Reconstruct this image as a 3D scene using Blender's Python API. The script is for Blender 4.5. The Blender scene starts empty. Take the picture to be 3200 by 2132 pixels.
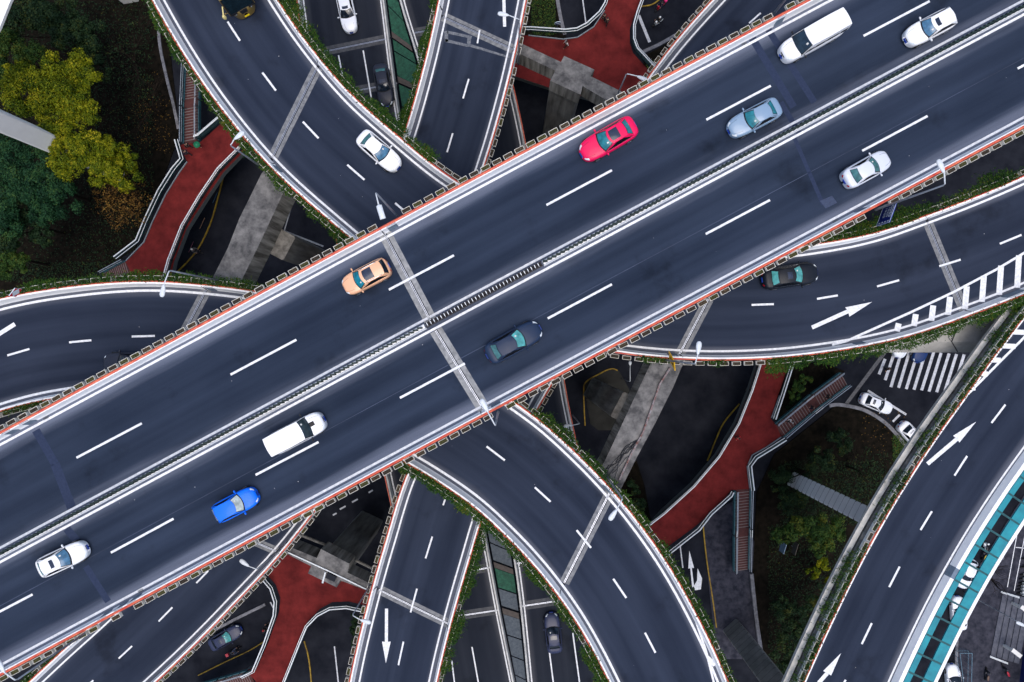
import bpy, bmesh, math, random
from mathutils import Vector, Matrix, noise
random.seed(7)
SC = bpy.context.scene
COL = SC.collection
R = math.radians

# ---------------------------------------------------------------- camera, world, sun, exposure
ZC = 88.0                      # drone height above the street
cam_d = bpy.data.cameras.new('camera'); cam = bpy.data.objects.new('camera', cam_d); COL.objects.link(cam)
cam.location = (0, 0, ZC); cam.rotation_euler = (0, 0, 0)
cam_d.sensor_width = 36; cam_d.lens = 24; cam_d.clip_end = 2000; cam_d.clip_start = 0.5
SC.camera = cam
SC.cycles.diffuse_bounces = 2; SC.cycles.max_bounces = 6
SUN_EL, SUN_AZ = 76, 165
wd = bpy.data.worlds.new('World'); SC.world = wd; wd.use_nodes = True
wn = wd.node_tree; bgn = wn.nodes['Background']
sky = wn.nodes.new('ShaderNodeTexSky'); sky.sky_type = 'NISHITA'; sky.sun_disc = False
sky.sun_elevation = R(SUN_EL); sky.sun_rotation = R(SUN_AZ)
sky.air_density = 1.0; sky.dust_density = 3.0; sky.ozone_density = 1.0
stc = wn.nodes.new('ShaderNodeTexCoord'); sxy = wn.nodes.new('ShaderNodeSeparateXYZ'); wn.links.new(stc.outputs['Generated'], sxy.inputs[0])
smr = wn.nodes.new('ShaderNodeMapRange'); smr.inputs[3].default_value = 0.62; smr.inputs[4].default_value = 1.22; wn.links.new(sxy.outputs[2], smr.inputs[0])   # overcast: brighter overhead than at the horizon
smx = wn.nodes.new('ShaderNodeVectorMath'); smx.operation = 'SCALE'; wn.links.new(sky.outputs[0], smx.inputs[0]); wn.links.new(smr.outputs[0], smx.inputs['Scale'])
wn.links.new(smx.outputs[0], bgn.inputs[0]); bgn.inputs[1].default_value = 0.15
sd = bpy.data.lights.new('sun', 'SUN'); sd.energy = 0.9; sd.angle = R(45); sd.color = (1.0, 0.97, 0.93)
so = bpy.data.objects.new('sun', sd); COL.objects.link(so)
so.rotation_euler = (R(90 - SUN_EL), 0, R(180 - SUN_AZ))
SC.view_settings.view_transform = 'Standard'; SC.view_settings.look = 'None'
SC.view_settings.exposure = 0.5; SC.view_settings.gamma = 1.0; SC.view_settings.use_curve_mapping = False

# ---------------------------------------------------------------- survey helper: plan reading at a height -> metres
FP = 3200 * 24 / 36.0
def W(px, py, z=0.0):
    k = (ZC - z) / FP
    return Vector(((px - 1600) * k, (1066 - py) * k, z))
def PX(p):
    k = FP / (ZC - p[2]); return (1600 + p[0] * k, 1066 - p[1] * k)

# ---------------------------------------------------------------- mesh builder
class MB:
    def __init__(s): s.v = []; s.f = []; s.t = []; s.mi = []
    def add(s, verts, faces, tint=None, mi=0):
        n = len(s.v); s.v += [tuple(v) for v in verts]
        for f in faces: s.f.append([n + i for i in f]); s.t.append(tint if tint is not None else 0.5); s.mi.append(mi)
    def box(s, c, size, rz=0, tilt=None, mi=0):
        hx, hy, hz = size[0] / 2, size[1] / 2, size[2] / 2
        m = Matrix.Rotation(rz, 3, 'Z')
        if tilt: m = m @ tilt
        vs = [Vector(c) + m @ Vector((x, y, z)) for z in (-hz, hz) for x, y in ((-hx, -hy), (hx, -hy), (hx, hy), (-hx, hy))]
        s.add(vs, [(3, 2, 1, 0), (4, 5, 6, 7), (0, 1, 5, 4), (1, 2, 6, 5), (2, 3, 7, 6), (3, 0, 4, 7)], mi=mi)
    def prism(s, pts, z0, z1, mi=0, mside=None):
        n = len(pts); a = sum(pts[i][0] * pts[(i + 1) % n][1] - pts[(i + 1) % n][0] * pts[i][1] for i in range(n))
        if a < 0: pts = pts[::-1]
        vs = [(p[0], p[1], z0) for p in pts] + [(p[0], p[1], z1) for p in pts]
        s.add(vs, [tuple(range(n - 1, -1, -1)), tuple(range(n, 2 * n))], mi=mi)
        k = len(s.v) - 2 * n
        for i in range(n): s.f.append([k + i, k + (i + 1) % n, k + n + (i + 1) % n, k + n + i]); s.t.append(.5); s.mi.append(mi if mside is None else mside)
    def loft(s, rings, closed=True, caps=True, mi=0):
        n = len(rings[0]); vs = [p for r in rings for p in r]; fs = []
        for i in range(len(rings) - 1):
            for j in range(n if closed else n - 1):
                a = i * n + j; b = i * n + (j + 1) % n
                fs.append((a, b, b + n, a + n))
        if caps and closed:
            fs.append(tuple(range(n - 1, -1, -1))); m = (len(rings) - 1) * n
            fs.append(tuple(range(m, m + n)))
        s.add(vs, fs, mi=mi)
    def tube(s, pts, r, n=8, r2=None, mi=0):
        pts = [Vector(p) for p in pts]; rings = []
        for i, p in enumerate(pts):
            d = (pts[min(i + 1, len(pts) - 1)] - pts[max(i - 1, 0)]).normalized()
            up = Vector((0, 0, 1)) if abs(d.z) < 0.9 else Vector((1, 0, 0))
            a = d.cross(up).normalized(); b = a.cross(d)
            rr = r if r2 is None else r + (r2 - r) * i / (len(pts) - 1)
            rings.append([p + (a * math.cos(2 * math.pi * k / n) + b * math.sin(2 * math.pi * k / n)) * rr for k in range(n)])
        s.loft(rings, mi=mi)
    def ball(s, c, r, sq=(1, 1, 1), n=10, m=6, rz=0, mi=0):
        c = Vector(c); mt = Matrix.Rotation(rz, 3, 'Z'); rings = []
        for i in range(1, m):
            ph = math.pi * i / m
            rings.append([c + mt @ Vector((math.sin(ph) * math.cos(2 * math.pi * j / n) * r * sq[0], math.sin(ph) * math.sin(2 * math.pi * j / n) * r * sq[1], -math.cos(ph) * r * sq[2])) for j in range(n)])
        k = len(s.v); s.loft(rings, caps=False, mi=mi)
        s.add([c - Vector((0, 0, r * sq[2])), c + Vector((0, 0, r * sq[2]))], [], mi=mi)
        lo = len(s.v) - 2; l0 = k + (m - 2) * n
        for j in range(n):
            s.f.append([lo, k + (j + 1) % n, k + j]); s.f.append([lo + 1, l0 + j, l0 + (j + 1) % n]); s.t += [.5, .5]; s.mi += [mi, mi]
    def build(s, name, mat, parent=None, smooth=False, tint=False):
        me = bpy.data.meshes.new(name); me.from_pydata(s.v, [], s.f)
        for m in (mat if isinstance(mat, (list, tuple)) else [mat]): me.materials.append(m)
        if len(set(s.mi)) > 1: me.polygons.foreach_set('material_index', s.mi)
        if smooth: me.polygons.foreach_set('use_smooth', [True] * len(me.polygons))
        if tint:
            a = me.attributes.new('tint', 'FLOAT', 'FACE'); a.data.foreach_set('value', s.t)
        me.update()
        o = bpy.data.objects.new(name, me); COL.objects.link(o)
        if parent: o.parent = parent
        return o
def tag(o, label=None, cat=None, group=None, kind=None):
    if label:
        o['label'] = label
        if len(label.split()) > 16: print('LONG', len(label.split()), label)
    if cat: o['category'] = cat
    if group: o['group'] = group
    if kind: o['kind'] = kind
    return o
def empty(name, loc=(0, 0, 0), rz=0):
    o = bpy.data.objects.new(name, None); COL.objects.link(o); o.location = loc; o.rotation_euler = (0, 0, rz)
    o.empty_display_size = 0.2
    return o
def copy_tree(o, parent=None):
    c = o.copy(); COL.objects.link(c); c.parent = parent
    for ch in list(o.children): copy_tree(ch, c)
    return c

# ---------------------------------------------------------------- materials
MATS = {}
def mat(name, col, rough=0.7, metal=0.0, var=0.12, scale=3.0, spec=0.4, col2=None, coat=0.0, bump=0.0, zs=None):
    if name in MATS: return MATS[name]
    m = bpy.data.materials.new(name); m.use_nodes = True; nt = m.node_tree; b = nt.nodes['Principled BSDF']
    b.inputs['Roughness'].default_value = rough; b.inputs['Metallic'].default_value = metal
    b.inputs['Specular IOR Level'].default_value = spec
    b.inputs['Coat Weight'].default_value = coat; b.inputs['Coat Roughness'].default_value = 0.05
    if var > 0 or col2:
        tc = nt.nodes.new('ShaderNodeNewGeometry'); no = nt.nodes.new('ShaderNodeTexNoise')
        no.inputs['Scale'].default_value = scale; no.inputs['Detail'].default_value = 6; no.inputs['Roughness'].default_value = 0.65
        if zs:
            mp = nt.nodes.new('ShaderNodeMapping'); mp.inputs['Scale'].default_value = (1, 1, zs); nt.links.new(tc.outputs['Position'], mp.inputs[0]); nt.links.new(mp.outputs[0], no.inputs['Vector'])
        else: nt.links.new(tc.outputs['Position'], no.inputs['Vector'])
        rp = nt.nodes.new('ShaderNodeValToRGB')
        c2 = col2 or tuple(c * (1 + var * 1.5) for c in col)
        c1 = col if col2 else tuple(c * (1 - var * 1.5) for c in col)
        rp.color_ramp.elements[0].position = 0.35; rp.color_ramp.elements[1].position = 0.68
        rp.color_ramp.elements[0].color = (*c1, 1); rp.color_ramp.elements[1].color = (*[min(c, 1) for c in c2], 1)
        nt.links.new(no.outputs['Fac'], rp.inputs[0]); nt.links.new(rp.outputs[0], b.inputs['Base Color'])
        if bump:
            bp = nt.nodes.new('ShaderNodeBump'); bp.inputs['Strength'].default_value = bump; bp.inputs['Distance'].default_value = 0.05
            nt.links.new(no.outputs['Fac'], bp.inputs['Height']); nt.links.new(bp.outputs[0], b.inputs['Normal'])
    else: b.inputs['Base Color'].default_value = (*col, 1)
    MATS[name] = m; return m
def leaf_mat(name, cols, rough=0.6, sat=1.0):
    if name in MATS: return MATS[name]
    m = bpy.data.materials.new(name); m.use_nodes = True; nt = m.node_tree; b = nt.nodes['Principled BSDF']
    at = nt.nodes.new('ShaderNodeAttribute'); at.attribute_name = 'tint'
    rp = nt.nodes.new('ShaderNodeValToRGB'); e = rp.color_ramp.elements
    e[0].color = (*cols[0], 1); e[1].color = (*cols[-1], 1)
    for i, c in enumerate(cols[1:-1]):
        k = e.new((i + 1) / (len(cols) - 1)); k.color = (*c, 1)
    nt.links.new(at.outputs['Fac'], rp.inputs[0]); nt.links.new(rp.outputs[0], b.inputs['Base Color'])
    b.inputs['Roughness'].default_value = rough; b.inputs['Specular IOR Level'].default_value = 0.1
    MATS[name] = m; return m

def asphalt(name, c0, c1, dust, dust_w=1.5, dust_s=0.75, wear=0.5):
    m = bpy.data.materials.new(name); m.use_nodes = True; nt = m.node_tree; L = nt.links.new; N = nt.nodes.new
    b = nt.nodes['Principled BSDF']; b.inputs['Roughness'].default_value = 0.9; b.inputs['Specular IOR Level'].default_value = 0.12
    uv = N('ShaderNodeUVMap'); uv.uv_map = 'lane'
    mp = N('ShaderNodeMapping'); mp.inputs['Scale'].default_value = (0.018, 0.85, 1); L(uv.outputs[0], mp.inputs[0])
    n1 = N('ShaderNodeTexNoise'); n1.inputs['Scale'].default_value = 1.0; n1.inputs['Detail'].default_value = 3; L(mp.outputs[0], n1.inputs['Vector'])
    mp2 = N('ShaderNodeMapping'); mp2.inputs['Scale'].default_value = (0.12, 0.3, 1); L(uv.outputs[0], mp2.inputs[0])
    n2 = N('ShaderNodeTexNoise'); n2.inputs['Scale'].default_value = 1.0; n2.inputs['Detail'].default_value = 5; L(mp2.outputs[0], n2.inputs['Vector'])
    ge = N('ShaderNodeNewGeometry'); n3 = N('ShaderNodeTexNoise'); n3.inputs['Scale'].default_value = 14; n3.inputs['Detail'].default_value = 8; n3.inputs['Roughness'].default_value = 0.8
    L(ge.outputs['Position'], n3.inputs['Vector'])
    a1 = N('ShaderNodeMath'); a1.operation = 'MULTIPLY_ADD'; L(n2.outputs[0], a1.inputs[0]); a1.inputs[1].default_value = 0.55
    L(n1.outputs[0], a1.inputs[2])
    a2 = N('ShaderNodeMath'); a2.operation = 'MULTIPLY_ADD'; L(n3.outputs[0], a2.inputs[0]); a2.inputs[1].default_value = 0.55; L(a1.outputs[0], a2.inputs[2])
    mr = N('ShaderNodeMapRange'); mr.inputs[1].default_value = 0.72; mr.inputs[2].default_value = 1.38; L(a2.outputs[0], mr.inputs[0])
    mx = N('ShaderNodeMix'); mx.data_type = 'RGBA'; mx.inputs[6].default_value = (*c0, 1); mx.inputs[7].default_value = (*c1, 1); L(mr.outputs[0], mx.inputs[0])
    n5 = N('ShaderNodeTexNoise'); n5.inputs['Scale'].default_value = 0.22; n5.inputs['Detail'].default_value = 5; n5.inputs['Roughness'].default_value = .6; L(ge.outputs['Position'], n5.inputs['Vector'])
    m5 = N('ShaderNodeMapRange'); m5.interpolation_type = 'SMOOTHSTEP'; m5.inputs[1].default_value = .56; m5.inputs[2].default_value = .72; m5.inputs[3].default_value = 1.0; m5.inputs[4].default_value = .62; L(n5.outputs[0], m5.inputs[0])
    v5 = N('ShaderNodeVectorMath'); v5.operation = 'SCALE'; L(mx.outputs[2], v5.inputs[0]); L(m5.outputs[0], v5.inputs['Scale'])
    # grit swept to the kerbs
    at = N('ShaderNodeAttribute'); at.attribute_name = 'edge'
    mpd = N('ShaderNodeMapping'); mpd.inputs['Scale'].default_value = (0.10, 1.6, 1); L(uv.outputs[0], mpd.inputs[0])
    nd = N('ShaderNodeTexNoise'); nd.inputs['Scale'].default_value = 1.0; nd.inputs['Detail'].default_value = 5; L(mpd.outputs[0], nd.inputs['Vector'])
    ad = N('ShaderNodeMath'); ad.operation = 'MULTIPLY_ADD'; L(nd.outputs[0], ad.inputs[0]); ad.inputs[1].default_value = -1.1 * dust_w; L(at.outputs['Fac'], ad.inputs[2])
    md = N('ShaderNodeMapRange'); md.interpolation_type = 'SMOOTHSTEP'; md.inputs[1].default_value = -0.55 * dust_w; md.inputs[2].default_value = 0.55 * dust_w
    md.inputs[3].default_value = dust_s; md.inputs[4].default_value = 0; L(ad.outputs[0], md.inputs[0])
    mg = N('ShaderNodeMath'); mg.operation = 'MULTIPLY'; L(md.outputs[0], mg.inputs[0])
    mr3 = N('ShaderNodeMapRange'); mr3.inputs[1].default_value = 0.3; mr3.inputs[2].default_value = 0.7; mr3.inputs[3].default_value = 0.7; mr3.inputs[4].default_value = 1.15; L(n3.outputs[0], mr3.inputs[0]); L(mr3.outputs[0], mg.inputs[1])
    mx2 = N('ShaderNodeMix'); mx2.data_type = 'RGBA'; L(mg.outputs[0], mx2.inputs[0]); L(v5.outputs[0], mx2.inputs[6]); mx2.inputs[7].default_value = (*dust, 1)
    L(mx2.outputs[2], b.inputs['Base Color'])
    MATS[name] = m; return m

M_ASPH = asphalt('asphalt_highway', (0.0092, 0.0155, 0.0305), (0.031, 0.0445, 0.075), (0.20, 0.225, 0.295), 1.05, 0.62)
M_ASPH2 = asphalt('asphalt_ramp', (0.0095, 0.0145, 0.028), (0.031, 0.041, 0.067), (0.17, 0.18, 0.215), 0.7, 0.55)
M_ASPH3 = asphalt('asphalt_lower', (0.008, 0.011, 0.019), (0.023, 0.027, 0.037), (0.13, 0.13, 0.145), 0.8, 0.45)
M_WHITE = mat('road_paint', (0.58, 0.595, 0.62), 0.75, scale=4.5, col2=(0.84, 0.85, 0.86))
M_WORN = mat('worn_paint', (0.36, 0.37, 0.40), 0.8, scale=3, col2=(0.62, 0.63, 0.66))
M_YEL = mat('yellow_paint', (0.14, 0.08, 0.004), 0.7, scale=2, col2=(0.36, 0.23, 0.010))
M_PARA = mat('parapet_white', (0.80, 0.815, 0.825), 0.75, scale=0.9, col2=(0.90, 0.905, 0.905))
M_RED = mat('rail_red', (0.50, 0.05, 0.03), 0.5, scale=1.5, col2=(0.70, 0.17, 0.085))
M_CONC = mat('concrete', (0.085, 0.08, 0.072), 0.9, scale=1.5, col2=(0.25, 0.24, 0.22), zs=0.12)
M_CONCD = mat('cap_concrete', (0.055, 0.055, 0.057), 0.95, scale=1.1, col2=(0.20, 0.195, 0.19), zs=0.25)
M_PALE = mat('pale_cladding', (0.56, 0.555, 0.53), 0.8, scale=0.5, col2=(0.72, 0.71, 0.68))
M_COLW = mat('white_column', (0.82, 0.82, 0.80), 0.8, scale=0.5, col2=(0.90, 0.90, 0.88))
M_SEAM = mat('dark_seam', (0.05, 0.05, 0.05), 0.9)
M_BAND = mat('joint_concrete', (0.11, 0.115, 0.125), 0.9, scale=2.5, col2=(0.24, 0.245, 0.25))
M_BANDD = mat('joint_dark', (0.045, 0.047, 0.053), 0.9, scale=2.5, col2=(0.085, 0.088, 0.095))
M_BANDL = mat('joint_pale', (0.17, 0.175, 0.18), 0.9, scale=2.2, col2=(0.34, 0.345, 0.345))
M_STEEL = mat('steel', (0.45, 0.48, 0.55), 0.35, 0.7, var=0.1)
M_DARK = mat('black_gap', (0.008, 0.01, 0.016), 0.9, var=0)
M_PATCH = mat('asphalt_patch', (0.012, 0.022, 0.055), 0.9, scale=5, col2=(0.020, 0.032, 0.070))
M_GREY = mat('grey_blue_patch', (0.10, 0.14, 0.19), 0.8, scale=2, col2=(0.17, 0.22, 0.28))
M_CREAM = mat('planter_cream', (0.60, 0.57, 0.48), 0.7, scale=2.5, col2=(0.86, 0.84, 0.76))
M_STAIN = mat('stained_concrete', (0.07, 0.066, 0.058), 0.9, scale=2.2, col2=(0.42, 0.415, 0.385), zs=0.06)
M_SOIL = [mat('planter_soil_%s' % n, a, 0.95, scale=9, col2=b) for n, a, b in
          (('brown', (0.022, 0.016, 0.010), (0.085, 0.062, 0.035)), ('mossy', (0.018, 0.018, 0.008), (0.085, 0.085, 0.022)), ('dark', (0.012, 0.010, 0.008), (0.055, 0.042, 0.026)))]
M_GREEN = mat('glare_green', (0.002, 0.012, 0.011), 0.6, scale=3, col2=(0.004, 0.026, 0.022))
M_REDDECK = mat('maroon_deck', (0.078, 0.0098, 0.0098), 0.9, spec=.1, scale=0.55, col2=(0.165, 0.0205, 0.0190))
M_RAILW = mat('handrail_white', (0.72, 0.76, 0.78), 0.35, var=0.05)
M_TEALD = mat('dark_teal_panel', (0.012, 0.05, 0.055), 0.5, scale=2)
M_TEAL = mat('teal_beam', (0.002, 0.17, 0.22), 0.6, scale=0.9, col2=(0.004, 0.27, 0.32))
M_TEALX = mat('teal_crossbar', (0.004, 0.07, 0.08), 0.6, var=0.2)
M_GALV = mat('galvanised', (0.30, 0.33, 0.38), 0.45, 0.5, var=0.1)
M_LAMP = mat('lamp_shell', (0.60, 0.64, 0.68), 0.4, var=0.03)
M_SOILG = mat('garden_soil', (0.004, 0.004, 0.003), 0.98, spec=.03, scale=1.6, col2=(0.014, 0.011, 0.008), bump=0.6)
M_BARK = mat('bark', (0.012, 0.009, 0.007), 0.95, spec=.05, scale=5, col2=(0.030, 0.023, 0.018))
M_PAVE = mat('plaza_paving', (0.016, 0.018, 0.027), 0.9, spec=.1, scale=1.2, col2=(0.055, 0.055, 0.072))
M_BOARD = mat('green_board', (0.006, 0.045, 0.028), 0.8, scale=3.5, col2=(0.016, 0.10, 0.06))
M_BOARDG = mat('grey_board', (0.045, 0.06, 0.08), 0.8, scale=3.5, col2=(0.09, 0.11, 0.13))

# ---------------------------------------------------------------- roads as curves
def catmull(P, k=14):
    out = []
    for i in range(len(P) - 1):
        p0, p1, p2, p3 = P[max(i - 1, 0)], P[i], P[i + 1], P[min(i + 2, len(P) - 1)]
        for j in range(k):
            t = j / k
            out.append(0.5 * ((2 * p1) + (p2 - p0) * t + (2 * p0 - 5 * p1 + 4 * p2 - p3) * t * t + (3 * p1 - p0 - 3 * p2 + p3) * t ** 3))
    out.append(P[-1]); return out
ROADS = []
class Road:
    def __init__(s, pts, z, half, straight=False, step=0.7):
        s.z = z; s.half = half
        P = [Vector(W(x, y, z)[:2]) for x, y in pts]
        D = P if straight else catmull(P)
        acc = [0.0]
        for a, b in zip(D, D[1:]): acc.append(acc[-1] + (b - a).length)
        s.L = acc[-1]; n = int(s.L / step) + 1; s.S = [s.L * i / n for i in range(n + 1)]
        s.P = []; j = 0
        for q in s.S:
            while j < len(acc) - 2 and acc[j + 1] < q: j += 1
            t = (q - acc[j]) / max(acc[j + 1] - acc[j], 1e-6); s.P.append(D[j].lerp(D[j + 1], t))
        s.T = []
        for i in range(len(s.P)):
            a = s.P[max(i - 2, 0)]; b = s.P[min(i + 2, len(s.P) - 1)]; s.T.append((b - a).normalized())
        ROADS.append(s)
    def fr(s, q):
        x = max(0, min(q / s.L, 1)) * (len(s.P) - 1); i = min(int(x), len(s.P) - 2); t = x - i
        p = s.P[i].lerp(s.P[i + 1], t); d = s.T[i].lerp(s.T[i + 1], t).normalized()
        if q < 0: p = s.P[0] + s.T[0] * q
        if q > s.L: p = s.P[-1] + s.T[-1] * (q - s.L)
        return p, d, Vector((-d.y, d.x))
    def at(s, q, off, dz=0):
        p, d, n = s.fr(q); v = p + n * off; return Vector((v.x, v.y, s.z + dz))
    def near(s, xy):
        xy = Vector(xy[:2]); i = min(range(len(s.P)), key=lambda k: (s.P[k] - xy).length_squared)
        return s.S[i] + (xy - s.P[i]).dot(s.T[i]), (xy - s.P[i]).dot(Vector((-s.T[i].y, s.T[i].x)))
    def qs(s, a, b, step=0.9):
        n = max(1, int(abs(b - a) / step)); return [a + (b - a) * i / n for i in range(n + 1)]
    def ribbon(s, mb, a, b, o0, o1, dz, step=0.9):
        q = s.qs(a, b, step); vs = []; fs = []
        for x in q: vs += [s.at(x, o0, dz), s.at(x, o1, dz)]
        for i in range(len(q) - 1): fs.append((2 * i, 2 * i + 2, 2 * i + 3, 2 * i + 1) if o1 > o0 else (2 * i, 2 * i + 1, 2 * i + 3, 2 * i + 2))
        mb.add(vs, fs)
    def sweep(s, mb, a, b, prof, step=0.9, mi=0):
        mb.loft([[s.at(x, o, h) for o, h in prof] for x in s.qs(a, b, step)], mi=mi)
def covered(p, skip=None):
    """is a point hidden from above by a higher deck"""
    for r in ROADS:
        if r is skip or r.z < p[2] + 0.8: continue
        x, y = PX(p); w = W(x, y, r.z); q, o = r.near(w)
        if abs(o) < r.half and -1 < q < r.L + 1: return True
    return False
def inframe(p, m=70):
    x, y = PX(p); return -m < x < 3200 + m and -m < y < 2132 + m

def deck(road, name, label, material, cols, girder_w, depth=1.9):
    """asphalt sheet with lane coordinates, on a concrete box girder"""
    vs = []; fs = []; uv = []; ed = []; n = len(cols)
    for i, q in enumerate(road.S):
        for o, e in cols: vs.append(road.at(q, o)); uv.append((q, o)); ed.append(e)
    for i in range(len(road.S) - 1):
        for j in range(n - 1): a = i * n + j; fs.append((a, a + n, a + n + 1, a + 1))
    me = bpy.data.meshes.new(name); me.from_pydata(vs, [], fs); me.materials.append(material)
    if me.polygons[0].normal.z < 0: me.flip_normals()
    u = me.uv_layers.new(name='lane')
    for l in me.loops: u.data[l.index].uv = uv[l.vertex_index]
    a = me.attributes.new('edge', 'FLOAT', 'POINT'); a.data.foreach_set('value', ed)
    o = bpy.data.objects.new(name, me); COL.objects.link(o)
    tag(o, label, 'road', kind='structure')
    mb = MB(); w = girder_w
    road.sweep(mb, 0, road.L, [(w, -0.03), (w, -0.5), (w * .62, -0.8), (w * .5, -depth), (-w * .5, -depth), (-w * .62, -0.8), (-w, -0.5), (-w, -0.03)], 1.5)
    mb.build('girder', M_CONC, o)
    return o
def parapet(road, side, foot, a, b, label, rail=True, h=1.0, wt=0.36, rw=1.0, base=None, name='concrete_parapet'):
    sg = side; mb = MB()
    pr = [(sg * foot, 0.012), (sg * (foot + 0.07), 0.2), (sg * (foot + wt - 0.24), h), (sg * (foot + wt), h), (sg * (foot + wt + .03), -0.55), (sg * (foot + wt - 0.1), -0.55), (sg * (foot + wt - .1), 0.012)]
    road.sweep(mb, a, b, pr); o = mb.build(name, M_PARA)
    tag(o, label, 'parapet wall')
    if rail:
        mb = MB(); f = foot + wt
        road.sweep(mb, a, b, [(sg * (f - .17 * rw), h + .004), (sg * (f - .15 * rw), h + .07), (sg * (f - .06), h + .10), (sg * (f + .01), h + .05), (sg * (f + .02), h - .06), (sg * (f - .02), h + .004)])
        mb.build('rail', M_RED, o)
    return o
def patch(o, road, side, foot, q, ln, m=None, wt=0.36, h=1.0):
    mb = MB(); sg = side; e = 0.006
    road.sweep(mb, q - ln / 2, q + ln / 2, [(sg * (foot - e), 0.02), (sg * (foot + 0.05 - e), 0.25), (sg * (foot + wt - 0.22 - e), h + e), (sg * (foot + wt - .19), h + e), (sg * (foot + wt - .19), h - .1), (sg * (foot + .12), .1)])
    mb.build('repair_patch' if m is None else 'joint_gap', m or M_GREY, o)
def quad(mb, A, B, w, dz):
    """flat strip from A to B, width w"""
    A = Vector(A); B = Vector(B); d = (B - A).normalized(); n = Vector((-d.y, d.x, 0)) * w / 2; u = Vector((0, 0, dz))
    mb.add([A - n + u, B - n + u, B + n + u, A + n + u], [(0, 1, 2, 3)])
def poly(mb, pts, z, dz):
    P = [W(x, y, z) for x, y in pts]; n = len(P)
    a = sum(P[i].x * P[(i + 1) % n].y - P[(i + 1) % n].x * P[i].y for i in range(n))
    if a < 0: P = P[::-1]
    mb.add([p + Vector((0, 0, dz)) for p in P], [tuple(range(n))])
def joint(parent, z, A, B, w=0.86, m=None):
    a = W(*A, z); b = W(*B, z); mb = MB(); d = (b - a).normalized(); n = Vector((-d.y, d.x, 0))
    quad(mb, a, b, w, 0.004); mb.build('joint_band', m or M_BAND, parent)
    mb = MB(); quad(mb, a - d * .2, b + d * .2, 0.22, 0.008); mb.build('joint_gap', M_DARK, parent)
    mb = MB()
    for s_ in (-.075, .02): quad(mb, a + n * s_, b + n * s_, 0.035, 0.012)
    mb.build('joint_rail', M_STEEL, parent)
def arrow(parent, z, tail, neck, tip, w1, w2, sw, worn=False):
    mb = MB(); t, n, p, a, b = [W(*q, z) for q in (tail, neck, tip, w1, w2)]
    d = (n - t).normalized(); s_ = Vector((-d.y, d.x, 0)) * sw / 2; u = Vector((0, 0, 0.018))
    mb.add([t - s_ + u, n - s_ + u, n + s_ + u, t + s_ + u], [(0, 1, 2, 3)])
    mb.add([a + u, p + u, b + u, n + u], [(0, 1, 2, 3)])
    for i, f in enumerate(mb.f):
        v = [Vector(mb.v[k]) for k in f]
        if (v[1] - v[0]).cross(v[2] - v[0]).z < 0: mb.f[i] = f[::-1]
    mb.build('direction_arrow', M_WORN if worn else M_WHITE, parent)
def dashes(parent, z, segs, w, k=1.36, name='lane_marking', m=None):
    mb = MB()
    for x0, y0, x1, y1 in segs: quad(mb, W(x0 * k, y0 * k, z), W(x1 * k, y1 * k, z), w, 0.016)
    return mb.build(name, m or M_WHITE, parent)

# main highway (top level)
ZM, ZP, ZR, ZD, ZB = 37.0, 30.0, 22.0, 10.5, 5.5
MAIN = Road([(-400, 1950), (-150, 1816), (0, 1735), (700, 1359), (1450, 956), (2300, 503), (3200, 23), (3400, -84), (3650, -218)], ZM, 7.95)
PR = Road([(520, -300), (628, -84), (733, 98), (841, 254), (970, 407), (1113, 539), (1300, 690), (1500, 805), (1720, 888), (1943, 935), (2160, 955), (2383, 952), (2587, 929), (2775, 890), (2968, 823), (3158, 748), (3400, 640)], ZP, 4.7)
QR = Road([(-330, 1240), (-150, 1165), (57, 1100), (250, 1066), (449, 1050), (640, 1060), (850, 1092), (1080, 1165), (1330, 1280), (1549, 1417), (1696, 1545), (1824, 1684), (1937, 1839), (2032, 2008), (2110, 2180), (2190, 2400)], ZP, 4.7)
R1 = Road([(1560, -260), (1530, -100), (1512, 0), (1484, 135), (1451, 272), (1400, 450), (1320, 680), (1210, 930), (1080, 1190), (935, 1440), (790, 1632), (632, 1803), (517, 1921), (392, 2039), (280, 2140), (100, 2310)], ZR, 4.2)
R2 = Road([(2680, -260), (2520, -110), (2360, 56), (2200, 235), (2050, 440), (1880, 690), (1700, 975), (1560, 1215), (1460, 1400), (1390, 1550), (1340, 1711), (1292, 1878), (1251, 2041), (1220, 2190), (1180, 2400)], ZR, 4.2)
FR = Road([(3560, 760), (3420, 900), (3230, 1142), (3120, 1293), (3003, 1457), (2894, 1627), (2795, 1803), (2708, 1979), (2630, 2150), (2520, 2400)], ZP, 4.4)
D1 = Road([(1033, -180), (1052, -100), (1069, 0), (1120, 384), (1193, 750), (1283, 1200), (1369, 1600), (1427, 1905), (1461, 2075), (1490, 2220), (1510, 2330)], ZD, 4.9)
D2 = Road([(1330, -180), (1360, -100), (1386, 0), (1443, 190), (1504, 450), (1574, 850), (1626, 1192), (1658, 1362), (1727, 1677), (1756, 1871), (1780, 2109), (1791, 2220), (1800, 2330)], ZD, 4.9)

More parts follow.
